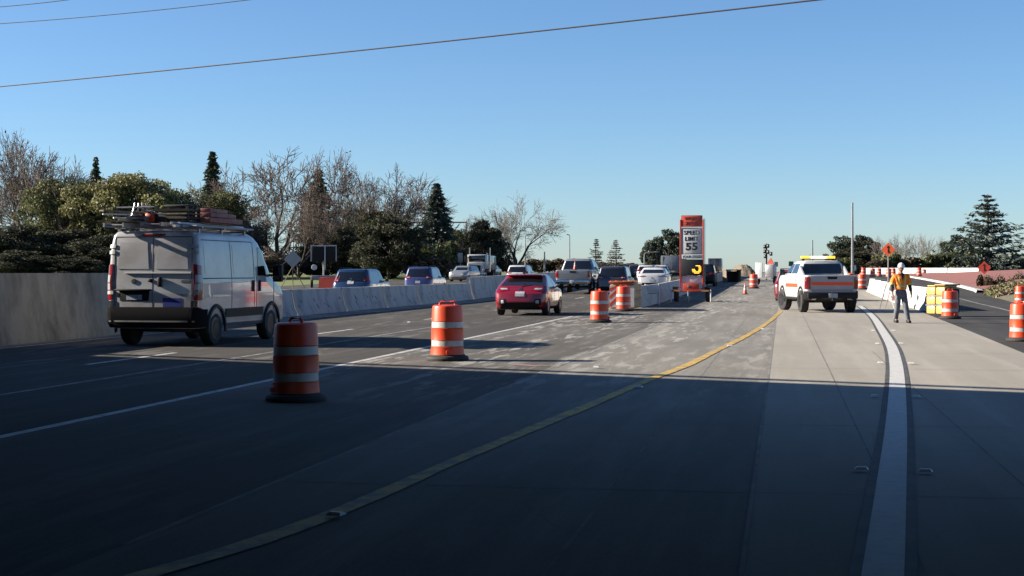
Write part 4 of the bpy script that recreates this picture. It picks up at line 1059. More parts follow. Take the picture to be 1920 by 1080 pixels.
for px, Y, m_, lab in ((1211, 150, 'white_paint', 'white car roof just beyond the white saloon, left one'), (1236, 152, 'white_paint', 'white car beyond the saloon, beside the blue grey container'), (1192, 170, 'dark_grey', 'dark car far ahead between grey SUV and white saloon'),
                       (1180, 200, 'maroon', 'tiny reddish car far ahead above the tan crash cushion')):
    c = car(lab, 'car', M[m_], dict(SUV, h=1.55), cp(px, Y), -A, name='car', detail=1)[0]; c['group'] = g
car('black SUV half hidden behind the right edge of the speed sign', 'suv', M['black'], dict(SUV, h=1.75), cp(1318, 120), -A, name='suv', detail=1)
car('maroon car mostly hidden behind the left side of the white pickup', 'car', M['maroon'], dict(SUV, h=1.7), cp(1483, 78, -.1), -R(22), name='car', detail=1)
car('blue grey oncoming car beside the lorry, headlamp lit', 'car', M['silver'], dict(SUV, h=1.5, face=1), cp(884, 150), math.pi-A-.1, name='car', detail=1)
def lorry():
    x, y, z = cp(893, 172); t = thing('lorry', 'white oncoming lorry with dark grille under the dark round tree', 'lorry', (x, y, z), -A+.05, scale=.97)
    pm = M['white_paint']
    MB().box((0, 1.6, 1.95), (2.3, 2.0, 1.7), pm, bevel=.12).build('cab', t)
    MB().prism([(-1.0, .7), (1.0, .7), (.75, 1.75), (-.75, 1.75)], -.9, .62, pm).build('bonnet', t)
    MB().box((0, .57, 2.3), (1.9, .06, .72), M['glass'], bevel=.03).build('windscreen', t)
    MB().box((0, -.93, 1.15), (1.25, .08, .8), M['black'], bevel=.02).build('grille', t)
    MB().box((0, -1.05, .55), (2.4, .25, .35), M['chrome'], bevel=.04).build('front_bumper', t)
    for sg in (-1, 1):
        MB().box((sg*.95, -.9, 1.0), (.35, .12, .3), M['clear'], bevel=.04).build('headlight', t)
        MB().box((sg*1.4, .6, 2.3), (.16, .12, .7), M['black'], bevel=.03).build('side_mirror', t)
        MB().tube([(sg*1.2, 2.75, .8), (sg*1.2, 2.75, 3.6)], .07, M['chrome'], 8).build('exhaust_stack', t)
        wheel(t, sg*1.05, -.1, .5, .3, M['rim']); wheel(t, sg*1.05, 5.5, .5, .5, M['rim']); wheel(t, sg*1.05, 6.8, .5, .5, M['rim'])
    MB().box((0, 5.6, 1.9), (2.4, 5.2, 1.6), M['silver'], bevel=.05).build('tipper_body', t)
    MB().box((0, 3.5, .75), (1.0, 9, .25), M['under']).build('chassis', t)
lorry()
def box_truck(label, px, Y, w_, h_, L, m_, dz=0):
    x, y, z = cp(px, Y, dz); t = thing('box_truck', label, 'truck', (x, y, z), -A)
    MB().box((0, L/2, .95+h_/2), (w_, L, h_), m_, bevel=.04).build('cargo_box', t)
    mb = MB(); [mb.box((w_*(k-.5)*.8, -.02, .95+h_/2), (.04, .03, h_*.9), M['steel']) for k in (0, .5, 1)]; mb.build('door_bars', t)
    MB().box((0, L+1.1, 1.5), (w_*.9, 1.8, 1.6), M['white_paint'], bevel=.15).build('cab', t)
    MB().box((0, .2, .6), (w_*.95, .2, .25), M['black']).build('rear_bumper', t)
    for k in (-1, 1):
        MB().box((k*w_*.4, -.03, .85), (.2, .04, .12), M['taillight']).build('tail_light', t)
        wheel(t, k*(w_/2-.2), 1.5, .5, .35, M['rim_dark']); wheel(t, k*(w_/2-.2), L+.8, .5, .3, M['rim_dark'])
box_truck('blue grey box truck far ahead left of the speed sign', 1259, 160, 2.2, 1.55, 7, M['container'])
box_truck('grey box truck far ahead just right of the speed sign', 1340, 175, 1.5, 1.5, 5, M['dark_grey'], -.2)
# ------------------------------------------------------------------ speed sign trailer
def speed_trailer():
    x, y = at(1297, 77); t = thing('speed_sign_trailer', 'orange speed display trailer reading work zone speed limit 55', 'trailer', (x, y, 0.01), R(-12))
    O = M['sign_red']; s = 1.0
    fb = MB(); fb.box((0, -.45, .56), (2.0, .09, .09), M['deep_orange'], bevel=.01)
    fb.box((0, .75, .56), (1.5, .09, .09), M['deep_orange'])
    for sx in (-.45, .45): fb.box((sx, .15, .56), (.08, 1.25, .08), M['deep_orange'])
    fb.box((0, 1.5, .53), (.1, 1.6, .08), M['deep_orange'])
    fb.build('frame', t)
    for sg in (-1, 1):
        wheel(t, sg*.78, .15, .32, .2, M['rim'], 5)
        mb = MB(); mb.box((sg*.8, .15, .73), (.26, .85, .05), M['black'], bevel=.02); mb.box((sg*.8, -.26, .66), (.26, .04, .18), M['black']); mb.build('mudguard', t)
        MB().tube([(sg*.98, -.48, .02), (sg*.98, -.48, .62)], .028, M['sign_white'], 8).build('jack', t)
        MB().box((sg*.7, -.51, .56), (.35, .02, .08), M['tan']).build('marker_strip', t)
    MB().tube([(-.13, -.5, 0.0), (-.13, -.5, .55)], .04, M['steel'], 10).build('jack', t)
    MB().box((0, -.2, .77), (.8, .5, .3), M['deep_orange'], bevel=.02).build('battery_box', t)
    MB().lathe([(.001, .03), (.06, .028), (.07, 0)], M['steel'], 16, Matrix.Translation((-.13, -.455, .78)) @ Matrix.Rotation(R(90), 4, 'X')).build('lock', t)
    for sg in (-1, 1): MB().box((sg*.56, .0, 2.4), (.07, .12, 3.4), M['sign_red'], bevel=.01).build('mast', t)
    MB().tube([(.64, .05, .6), (.64, .05, 4.1), (.58, .03, 4.15)], .018, M['steel'], 6).build('cable', t)
    mb = MB(); mb.box((0, .02, 1.13), (1.05, .05, .34), M['sign_white'], bevel=.01); mb.build('lower_panel', t)
    # display
    d = MB().box((0, -.02, 1.72), (1.05, .14, .8), M['sign_text'], bevel=.02).build('display', t)
    mb = MB()
    rows = [(.34, .02, .52), (.31, .34, .52), (.28, .36, .52), (.25, .37, .52), (.22, .38, .52)]
    led = [(1.82, .2, .42), (1.76, .33, .46), (1.70, .36, .47), (1.64, .35, .47), (1.64, .02, .16), (1.58, .33, .47), (1.58, .02, .2), (1.52, .05, .45), (1.46, .12, .38)]
    for zz, a, b in led: mb.box(((a+b)/2, -.095, zz-.02), (b-a, .012, .026), M['led'])
    mb.build('lit_digit', d, smooth=False)
    # YOUR SPEED
    p = MB().box((0, -.03, 2.25), (1.08, .05, .19), M['sign_white'], bevel=.006).build('small_sign', t)
    text('YOUR SPEED', .175, (0, -.058, 2.25), M['sign_text'], p, bold=.0, sx=.95)
    p = MB().box((0, -.02, 3.02), (1.06, .05, 1.32), M['sign_white'], bevel=.012).build('speed_limit_sign', t)
    b = MB()
    for (cx, cz, w_, h_) in ((0, 3.64, .96, .016), (0, 2.4, .96, .016), (-.48, 3.02, .016, 1.25), (.48, 3.02, .016, 1.25)): b.box((cx, -.048, cz), (w_, .008, h_), M['sign_text'])
    b.build('border', p, smooth=False)
    text('SPEED', .29, (0, -.05, 3.44), M['sign_text'], p, bold=.006, sx=1.02)
    text('LIMIT', .29, (0, -.05, 3.13), M['sign_text'], p, bold=.006, sx=1.02)
    text('55', .5, (0, -.05, 2.74), M['sign_text'], p, bold=.018, sx=1.25)
    MB().box((0, -.05, 3.72), (1.04, .02, .05), M['white_paint']).build('top_strip', p)
    p = MB().box((0, -.02, 4.02), (1.06, .05, .58), M['sign_red'], bevel=.04).build('work_zone_sign', t)
    text('WORK', .2, (0, -.05, 4.14), M['rust_text'], p, bold=.006, sx=1.1)
    text('ZONE', .2, (0, -.05, 3.9), M['rust_text'], p, bold=.006, sx=1.1)
speed_trailer()

# ------------------------------------------------------------------ crash cushions
def cushion(name, label, m, px, py, rz, n, W_, L_, H_, nose, parts=3, grp=None):
    x, y = G(px, py); t = thing(name, label, 'crash cushion', (x, y, .02), rz)
    for i in range(n):
        mod = MB(); hh = (H_-.06)/3
        for k in range(3):
            for sg in (-1, 1):
                mod.box((sg*W_/4, L_/2+i*L_, .05+hh*k+hh/2), (W_/2-.015, L_-.03, hh-.035), m, bevel=.05)
        o = mod.build('plastic_module', t)
        st = MB()
        for k in (1, 2): st.box((0, L_/2+i*L_, .05+hh*k), (W_+.01, L_-.01, .03), M['steel'])
        st.build('steel_strap', o)
        MB().box((0, L_/2+i*L_, H_+.012), (W_*.9, L_*.8, .04), m, bevel=.015).build('lid', o)
    mb = MB(); mb.box((0, -.02, H_/2+.02), (W_, .02, H_-.2), nose); mb.build('nose_panel', t)
    return t, W_, H_
t, W_, H_ = cushion('crash_cushion', 'tan water-filled crash cushion with red and white chevron nose', M['tan'], 1166, 583, -A, 3, .95, 1.1, 1.03, M['sign_white'])
mb = MB()
for i in range(3):
    z = .12+.3*i; mb.faces([(-.47, -.034, z), (-.47, -.034, z+.14), (-.1, -.034, z+.5 if z+.5 < 1 else .99), (-.1, -.034, z+.36 if z+.36 < .95 else .95)], [(0, 1, 2, 3)], M['sign_red'])
mb.build('chevron', t, smooth=False)
MB().box((0, .5, H_+.06), (1.0, 1.15, .07), M['deep_orange'], bevel=.02).build('top_cap', t)
rnd = random.Random(2); mb = MB()
for _ in range(50):
    a = (rnd.uniform(-.45, .45), rnd.uniform(0, 1.6), H_+.09); mb.box(a, (rnd.uniform(.03, .12), rnd.uniform(.02, .05), .03), M['yellow'], rz=rnd.uniform(0, 3), rot=None)
mb.build('straps', t)
t, W_, H_ = cushion('crash_cushion', 'bright yellow water-filled crash cushion between the worker and an orange drum', M['yellow'], 1784, 594, R(27), 2, .62, .46, 1.0, M['black'])  # black nose panel puts the shade of the unlit end into colour
MB().box((.0, .2, H_+.05), (.7, .5, .05), M['tan'], bevel=.02).build('top_cap', t)

# ------------------------------------------------------------------ barricades
def barricade(label, px, py, rz, w_, striped=True, h_=1.0, panel=False):
    x, y = G(px, py); t = thing('barricade', label, 'barricade', (x, y, hxy(x, y)+.01), rz)
    for sx in (-w_/2, w_/2):
        for sy in (-1, 1): MB().tube([(sx, sy*.3, 0), (sx, sy*.03, h_)], .02, M['sign_white'] if sy < 0 else M['steel'], 6).build('leg', t)
    if panel:
        MB().box((0, -.08, h_*.8), (w_*.95, .03, .32), M['sign_white'], bevel=.005).build('board', t)
        MB().box((0, -.14, h_*.55), (w_*.95, .03, .05), M['steel'], bevel=.005).build('board', t)
    else:
        for z in (h_*.85, h_*.42):
            b = MB().box((0, -.1-.1*(1-z), z), (w_, .025, .2), M['sign_white']).build('board', t)
            mb = MB()
            for k in range(5):
                c = -w_/2+w_*(k+.3)/5; mb.faces([(c, -.12-.1*(1-z), z-.1), (c+w_*.1, -.12-.1*(1-z), z-.1), (c+w_*.2, -.12-.1*(1-z), z+.1), (c+w_*.1, -.12-.1*(1-z), z+.1)], [(0, 1, 2, 3)], M['sign_orange'])
            mb.build('stripes', b, smooth=False)
    return t
barricade('folding barricade seen edge-on just left of the worker', 1668, 579, R(62), .9)
barricade('pale folding barricade standing between the tan crash cushion and the speed sign', 1222, 572, R(2), .62, h_=.95, panel=True)
# small hand-held style paddle board lying against the barricade
# ------------------------------------------------------------------ signal trailer
def signal_trailer():
    x, y = at(1437, 128); z = hxy(x, y); t = thing('signal_trailer', 'small white trailer carrying a dark mast of cameras and lamps', 'trailer', (x, y, z), R(-32))
    MB().box((0, 0, .55), (1.5, 1.6, .1), M['steel']).build('frame', t)
    MB().box((-.45, -.5, 1.2), (.62, .1, 1.25), M['white_paint'], bevel=.03).build('solar_panel', t)
    MB().box((.42, -.1, 1.15), (.7, .7, 1.0), M['aluminium'], bevel=.05).build('battery_cabinet', t)
    MB().tube([(0, 0, .4), (0, 0, 3.4)], .07, M['black'], 8).build('mast', t)
    for (a, b) in ((-.14, 3.15), (.15, 3.2), (-.14, 2.75), (.15, 2.7), (.42, 2.55), (-.1, 2.35)):
        o = MB().box((a, -.05, b), (.2, .22, .32), M['black'], bevel=.04).build('camera_head', t)
        MB().lathe([(.001, .02), (.06, .015), (.065, 0)], M['clear'], 12, Matrix.Translation((a, -.16, b+.03)) @ Matrix.Rotation(R(90), 4, 'X')).build('lens', o)
    MB().tube([(0, 0, 2.6), (.42, 0, 2.5)], .03, M['black'], 6).build('arm', t)
    MB().prism([(.1, 1.75), (.75, 1.65), (.45, 2.2)], -.2, -.1, M['sign_red']).build('red_panel', t)
    for sg in (-1, 1): wheel(t, sg*.78, 0, .36, .2, M['rim_dark'])
signal_trailer()

# ------------------------------------------------------------------ signs, lamps, gantry
def diamond(name, label, px, py, half, Y, m_, back=False, arrow=None, bottom=None):
    x, y = at(px, Y); z = EYE-(py-YH)/F*Y; hp = half/F*Y; g_ = (EYE-(bottom-YH)/F*Y) if bottom else hxy(x, y)
    t = thing(name, label, 'sign', (x, y, g_), R(-14 if not back else 4)); zc = z-g_
    mb = MB(); r = .06*hp/.6
    mb.prism([(-hp, zc), (0, zc-hp), (hp, zc), (0, zc+hp)], -.012, .012, m_); mb.build('sign_plate', t, smooth=False)
    MB().tube([(0, .05, 0), (0, .05, zc+hp*.8)], .045, M['wood'] if back else M['steel'], 6).build('post', t)
    if back:
        for sg in (-1, 1): MB().tube([(sg*.9, .05, 0), (0, .05, zc-hp*.8)], .035, M['wood'], 6).build('brace', t)
    if arrow:
        k = hp; mb = MB()
        mb.box((0, -.02, zc-.08*k), (.13*k, .012, .85*k), M['sign_text'])
        mb.faces([(-.24*k, -.022, zc+.25*k), (.24*k, -.022, zc+.25*k), (0, -.022, zc+.62*k)], [(0, 1, 2)], M['sign_text'])
        mb.faces([(.3*k, -.023, zc-.5*k), (.17*k, -.023, zc-.5*k), (0.02*k, -.023, zc-.12*k), (.05*k, -.023, zc+.02*k), (.09*k, -.023, zc-.08*k)], [(0, 1, 2, 3, 4)], M['sign_text'])
        mb.build('merge_arrow', t, smooth=False)
diamond('merge_sign', 'orange diamond merge sign on a thin post above the distant drums', 1665, 468, 13, 120, M['sign_orange'], arrow=1)
diamond('merge_sign', 'low red orange diamond sign below the big conifer', 1845, 502, 12.5, 125, M['sign_red'], arrow=1, bottom=512)
diamond('road_sign', 'grey back of a diamond sign with timber braces beyond the median', 549, 486, 17, 115, M['aluminium'], back=True)
def post_sign(label, px, y0, y1, w_, h_, Y, m_, ybot):
    x, y = at(px, Y); zb = EYE-(ybot-YH)/F*Y; t = thing('road_sign', label, 'sign', (x, y, zb)); z = EYE-((y0+y1)/2-YH)/F*Y-zb
    MB().box((0, 0, z), (w_/F*Y, .03, (y1-y0)/F*Y), m_, bevel=.01).build('sign_plate', t)
    MB().tube([(0, .04, 0), (0, .04, z+.1)], .05, M['steel'], 6).build('post', t)
post_sign('small square grey sign on the crest left of the white pickup', 1455, 491, 500, 7, 9, 180, M['steel'], 512)
post_sign('dark square sign between the crest and the white pickup', 1483, 490, 499, 9, 9, 150, M['sign_green'], 512)
post_sign('narrow pale green sign on a post left of the lorry', 863, 474, 492, 9, 18, 165, M['steel'], 515)
post_sign('small white plate on the post at the lamp base', 1601, 497, 507, 8, 10, 118, M['sign_white'], 514)
def message_board():
    x, y = at(607, 118); z = hxy(x, y); t = thing('message_board', 'dark message board in a pale frame seen from behind beside the median', 'sign board', (x, y, z), R(6))
    MB().box((0, 0, 2.55), (1.75, .12, 1.15), M['black'], bevel=.02).build('board', t)
    mb = MB()
    for a, b, c, d in ((0, 3.2, 2.0, .07), (-.95, 2.6, .06, 1.2), (.95, 2.6, .06, 1.2), (.1, 2.3, .08, 1.9)): mb.box((a, -.12, b), (c, .06, d), M['sign_white'])
    mb.build('frame', t)
    MB().box((0, 0, .75), (1.9, 1.2, .35), M['steel'], bevel=.05).build('chassis', t)
    MB().tube([(0, 0, .6), (0, 0, 2.1)], .07, M['steel'], 8).build('mast', t)
    MB().lathe([(.001, .02), (.2, .015), (.22, 0)], M['white_paint'], 14, Matrix.Translation((-.7, -.65, 1.55)) @ Matrix.Rotation(R(90), 4, 'X')).build('dish', t)
    for sg in (-1, 1): wheel(t, sg*.9, 0, .33, .2, M['rim'])
message_board()
def red_crate():
    x, y = at(618, 112); t = thing('water_barrier', 'low red orange plastic barrier on the grass verge beside the blue SUV', 'plastic barrier', (x, y, hxy(x, y)), .2)
    MB().prism([(-.3, 0), (.3, 0), (.12, .8), (-.12, .8)], -.75, .75, M['deep_orange'], axis='y').build('barrier_body', t); t.rotation_euler.z = 1.5
    MB().box((0, 0, .83), (.2, 1.3, .06), M['deep_orange'], bevel=.02).build('top_rib', t)
red_crate()
def pole(label, px, ytop, Y, r=.06, name='lamp_post', arm=0, ybot=None, m_=None, head=True):
    x, y = at(px, Y); zb = hxy(x, y) if ybot is None else EYE-(ybot-YH)/F*Y; zt = EYE-(ytop-YH)/F*Y-zb
    t = thing(name, label, 'lamp post' if name == 'lamp_post' else 'pole', (x, y, zb)); m_ = m_ or M['steel']
    pts = [(0, 0, 0), (0, 0, zt-.3)]; 
    if arm: pts += [(arm*.1, 0, zt-.1), (arm*.5, 0, zt), (arm, 0, zt+.05)]
    else: pts += [(0, 0, zt)]
    MB().tube(pts, [r*1.3]+[r*.8]*(len(pts)-1), m_, 8).build('post', t)
    if head and name == 'lamp_post': MB().box((arm or 0, 0, zt+.05), (.6, .3, .14), m_, bevel=.04).build('lamp_head', t)
    return t
t = pole('tall bare lamp post rising behind the white pickup', 1598, 380, 118, .09, arm=0, head=False, m_=M['steel'])
pole('slender far lamp post above the silver pickup', 1068, 440, 260, .09, arm=-.5, head=False)
pole('short far lamp post left of the silver pickup', 1021, 472, 230, .12, head=False)
pole('far lamp post with an arm in front of the eucalyptus tree', 1208, 473, 220, .1, arm=1.8)
pole('far pole with lamp below the bare spreading tree', 985, 440, 240, .09, arm=.8)
pole('tall thin mast on the horizon above the white pickup', 1523, 450, 420, .22, name='mast', head=False)
pole('steel pole at the left of the distant conifers', 1104, 460, 300, .05, name='mast', head=False) if False else None
def gantry():
    Y = 235; zt = EYE-(417-YH)/F*Y; x0, _ = at(752, Y); x1, _ = at(876, Y); z0 = 1.1
    t = thing('sign_gantry', 'long pale steel truss over the far carriageway in front of the trees', 'gantry', (x0, Y, z0)); L = x1-x0; h_ = zt-z0
    m_ = M['steel']; mb = MB()
    for sy in (-.4, .4):
        mb.tube([(0, sy, h_), (L, sy, h_)], .11, m_, 6); mb.tube([(0, sy, h_-1.1), (L*.2, sy, h_-1.1)], .06, m_, 6)
    mb.build('top_chord', t)
    mb = MB()
    for a, b in ((.42, .18), (.58, .3), (.8, .6), (.9, .66)): mb.tube([(L*a, 0, h_), (L*b, 0, h_-4.2+(a > .7)*1.0)], .08, m_, 6)
    for a in (.55, .59): mb.tube([(L*a, 0, h_), (L*a, 0, h_-2.2)], .07, m_, 6)
    mb.build('diagonal', t)
    for a in (.0, .99): MB().tube([(L*a, 0, 0), (L*a, 0, h_)], .16, m_, 8).build('post', t)
gantry()
# overhead cables
def cable(label, a, b, z, r, ext=.6):
    """a, b photo points on the wire; z its height above the road"""
    def pt(px, py): Y = (z-EYE)*F/(YH-py); return Vector(((px-960)/F*Y, Y, z))
    p, q = pt(*a), pt(*b); d = q-p; p2 = p-d*ext; q2 = q+d*ext; pts = []
    for i in range(25):
        u = i/24; v = p2+(q2-p2)*u; v.z += .35*(4*(u-.5)**2-.18); pts.append(v)
    t = MB().tube(pts, r, M['cable'], 6).build('overhead_cable'); tag(t, label, 'cable', 'overhead cables')
cable('thick cable sweeping across the whole sky from lower left to upper right', (0, 163), (1530, 1), 9.5, .026)
cable('thin cable in the upper left corner, lower of the two there', (0, 45), (470, 0), 12.5, .017)
cable('thin cable crossing the very corner of the sky at top left', (0, 11), (110, 0), 13.3, .018, 2)
# house far left, roof behind the trees on the right, low bridge at far right
def house(label, px0, px1, ytop, ybot, Y, roofh=1.2):
    x0, _ = at(px0, Y); x1, _ = at(px1, Y); zb = hxy((x0+x1)/2, Y); zt = EYE-(ytop-YH)/F*Y-zb; w_ = x1-x0
    t = thing('house', label, 'house', ((x0+x1)/2, Y, zb)); h_ = max(zt-roofh, 1)
    MB().box((0, 3, h_/2), (w_, 6, h_), M['house']).build('wall', t, smooth=False)
    MB().prism([(-w_/2-.4, h_), (w_/2+.4, h_), (w_/2-.6, h_+roofh), (-w_/2+.6, h_+roofh)], -.3, 6.3, M['roof']).build('roof', t, smooth=False)
    for k in range(4):
        f = MB().box((-w_/2+w_*(k+.5)/4, -.02, h_*.55), (w_*.13, .06, h_*.35), M['glass']).build('window', t)
        MB().box((-w_/2+w_*(k+.5)/4, -.04, h_*.55-h_*.2), (w_*.15, .1, .08), M['white_paint']).build('sill', f)
house('pale low house glimpsed through the trees above the left wall', 35, 135, 470, 510, 250)
def far_bridge():
    x, y = at(1925, 300); z = EYE-(483-YH)/F*300; t = thing('footbridge', 'dark edge of a low roof at the far right beside the big conifer', 'building', (x, y, hxy(x, y)), .1)
    MB().box((0, 3, (z-.5)/2-.3), (4, 6, z-1), M['roof']).build('wall', t); MB().box((0, 3, z-.9), (7, 9, .5), M['roof'], bevel=.05).build('roof', t)
far_bridge()

# ------------------------------------------------------------------ earth heap and spoil at the far end of the barrier
def heap(name, label, px0, px1, ytop, ybot, Y, m_, seed):
    x0, _ = at(px0, Y); x1, _ = at(px1, Y); cx = (x0+x1)/2; zb = EYE-(ybot-YH)/F*Y; h_ = EYE-(ytop-YH)/F*Y-zb
    rnd = random.Random(seed); mb = MB(); vs = []; fs = []; NX, NA = 22, 12; w_ = (x1-x0)
    for i in range(NX+1):
        for j in range(NA+1):
            u = i/NX*2-1; v = j/NA*2-1; e = max(0, 1-abs(u)**3)*max(0, 1-abs(v)**3)
            vs.append((u*w_/2, v*4, h_*e*(1+rnd.uniform(-.1, .1))-.05))
    for i in range(NX):
        for j in range(NA): a = i*(NA+1)+j; fs.append((a, a+1, a+NA+2, a+NA+1))
    mb.faces(vs, fs, m_); o = mb.build(name, angle=1.2); o.location = (cx, Y, zb); tag(o, label, 'heap'); return o
sand = mat('sandy spoil', (.3, .235, .16), .95, noise=(1.5, (.16, .125, .09), 1))
heap('earth_heap', 'low brown earth heap at the far end of the centre barriers', 1372, 1412, 496, 516, 150, sand, 1)
def end_box():
    x, y = at(1375, 138); t = thing('open_crate', 'sandy coloured open box standing where the centre barriers end', 'crate', (x, y, hxy(x, y)), R(8)); s = .85
    mb = MB()
    mb.box((-.75*s, .5, .6), (.08, 1.2, 1.05), sand); mb.box((.75*s, .5, .6), (.08, 1.2, 1.05), sand); mb.box((0, .5, 1.15), (1.7*s, 1.3, .1), M['yellow'] if False else sand)
    mb.build('box_walls', t); MB().box((0, 1.0, .55), (1.4*s, .08, 1.0), M['under']).build('back_panel', t)
end_box()
# ------------------------------------------------------------------ worker
def skin_mesh(name, joints, bones, m, parent, sub=2, root=0):
    me = bpy.data.meshes.new(name); me.from_pydata([j[:3] for j in joints], bones, []); me.update()
    o = bpy.data.objects.new(name, me); col.objects.link(o)
    sk = o.modifiers.new('s', 'SKIN'); ss = o.modifiers.new('u', 'SUBSURF'); ss.levels = sub; ss.render_levels = sub
    sv = me.skin_vertices[0].data
    for i, j in enumerate(joints):
        r = j[3]; sv[i].radius = r if isinstance(r, tuple) else (r, r); sv[i].use_root = (i == root)
    evaluated(o); o.data.materials.clear(); o.data.materials.append(m)
    for p in o.data.polygons: p.use_smooth = True
    o.parent = parent; return o
def worker():
    x, y = G(1689, 606); t = thing('person', 'worker in white hard hat and orange safety jacket walking toward the camera', 'person', (x, y, .012), R(3), scale=.955)
    # facing -y. right hand (image left) slightly forward
    J = [(0, .0, .95, (.13, .1)), (0, .0, 1.15, (.13, .1)), (0, .01, 1.38, (.15, .1)), (0, .0, 1.5, (.06, .06)), (0, -.02, 1.58, (.055, .06)),
         (-.17, .01, 1.42, .062), (-.27, .02, 1.17, .05), (-.29, -.08, .93, .036), (-.29, -.11, .86, (.022, .038)),
         (.17, .01, 1.42, .062), (.28, .04, 1.17, .05), (.31, -.02, .94, .036), (.31, -.04, .87, (.022, .038)),
         (-.1, 0, .9, .095), (-.12, -.04, .52, .068), (-.13, .12, .13, .048), (-.13, .0, .05, .038),
         (.1, 0, .9, .095), (.11, -.12, .5, .068), (.16, -.2, .09, .048), (.17, -.33, .04, .038)]
    Bn = [(0, 1), (1, 2), (2, 3), (3, 4), (2, 5), (5, 6), (6, 7), (7, 8), (2, 9), (9, 10), (10, 11), (11, 12), (0, 13), (13, 14), (14, 15), (15, 16), (0, 17), (17, 18), (18, 19), (19, 20)]
    # fingers on the same skeleton
    def hand(w_, sg):
        hx, hy, hz = J[w_][:3]
        for k in range(4):
            dx = (k-1.5)*.0; dy = (k-1.5)*.019; ln = (.075, .085, .08, .062)[k]
            b = len(J); J.append((hx, hy+dy*1.0, hz-.035, .0105)); J.append((hx-sg*.008, hy+dy*1.1-.01, hz-.035-ln*.55, .0095)); J.append((hx-sg*.028, hy+dy*1.1-.014, hz-.035-ln, .008))
            Bn.extend([(w_, b), (b, b+1), (b+1, b+2)])
        b = len(J); J.append((hx-sg*.022, hy-.045, hz-.005, .012)); J.append((hx-sg*.035, hy-.06, hz-.045, .0095)); Bn.extend([(w_, b), (b, b+1)])
    hand(8, -1); hand(12, 1)
    body = skin_mesh('body', J, Bn, M['skin'], t, sub=1)
    # head joined into the body mesh
    bm = bmesh.new(); bm.from_mesh(body.data)
    r = bmesh.ops.create_uvsphere(bm, u_segments=24, v_segments=18, radius=1)
    for v in r['verts']:
        c = v.co.copy(); wz = 1-.18*max(0, -c.z); v.co = Vector((c.x*.075*wz, c.y*.097*wz-.02, c.z*.118+1.665))
        if c.y < -.75: v.co.y -= .012*math.exp(-(((c.x)/.16)**2))*math.exp(-((c.z+.12)/.25)**2)*1.6
        if c.y < -.6 and abs(c.z-.12) < .12 and .2 < abs(c.x) < .55: v.co.y += .006
    for sg in (-1, 1):
        e = bmesh.ops.create_uvsphere(bm, u_segments=8, v_segments=6, radius=1)
        for v in e['verts']: v.co = Vector((v.co.x*.012+sg*.078, v.co.y*.022-.01, v.co.z*.032+1.655))
    for f in bm.faces: f.smooth = True
    bm.to_mesh(body.data); bm.free()
    mb = MB()
    for sg in (-1, 1): mb.lathe([(.001, .008), (.009, .005), (.011, 0)], M['sign_text'], 8, Matrix.Translation((sg*.028, -.108, 1.675)) @ Matrix.Rotation(R(90), 4, 'X'))
    mb.box((0, -.116, 1.605), (.045, .008, .009), M['maroon'], bevel=.002); mb.build('face_features', t)
    MB().lathe([(.001, 1.6), (.06, 1.6), (.078, 1.64), (.08, 1.7), (.07, 1.74)], M['hair'], 20, Matrix.Translation((0, .02, 0))).build('hair', t)
    # hard hat
    mb = MB(); mb.lathe([(.102, 1.705), (.104, 1.72), (.1, 1.76), (.085, 1.8), (.055, 1.83), (.02, 1.842), (.001, 1.843)], M['helmet'], 28, Matrix.Translation((0, -.015, 0)), sy=1.2)
    mb.lathe([(.1, 1.7), (.125, 1.698), (.128, 1.704), (.1, 1.712)], M['helmet'], 28, Matrix.Translation((0, -.035, 0)), sy=1.2)
    mb.box((0, -.01, 1.835), (.03, .2, .02), M['helmet'], bevel=.008); mb.build('hard_hat', t)
    # trousers, shirt, jacket
    skin_mesh('trousers', [(0, .0, 1.06, (.165, .13)), (0, 0, .9, (.155, .125)), (-.095, 0, .84, .112), (-.12, -.04, .52, .094), (-.13, .12, .15, .078), (-.13, .11, .075, .082),
                           (.095, 0, .84, .112), (.11, -.12, .5, .094), (.155, -.19, .12, .078), (.158, -.21, .06, .082)],
              [(0, 1), (1, 2), (2, 3), (3, 4), (4, 5), (1, 6), (6, 7), (7, 8), (8, 9)], M['denim'], t)
    skin_mesh('undershirt', [(0, 0, 1.3, (.12, .1)), (0, .0, 1.46, (.1, .08)), (-.2, .01, 1.38, .068), (-.27, .02, 1.17, .062), (-.29, -.075, .935, .048),
                          (.2, .01, 1.38, .068), (.28, .04, 1.17, .062), (.31, -.018, .945, .048), (0, 0, 1.53, .066)],
              [(0, 1), (1, 2), (2, 3), (3, 4), (1, 5), (5, 6), (6, 7), (1, 8)], M['dark_cloth'], t)
    jk = skin_mesh('jacket', [(0, .0, .99, (.195, .15)), (0, 0, 1.08, (.19, .148)), (0, .0, 1.25, (.195, .145)), (0, .01, 1.42, (.17, .115)), (0, .0, 1.49, (.085, .08)),
                              (-.19, .01, 1.43, .092), (-.26, .02, 1.25, .086), (-.275, .015, 1.17, .088), (.19, .01, 1.43, .092), (.265, .03, 1.25, .086), (.285, .035, 1.17, .088)],
                   [(0, 1), (1, 2), (2, 3), (3, 4), (3, 5), (5, 6), (6, 7), (3, 8), (8, 9), (9, 10)], M['hivis'], t, root=2)
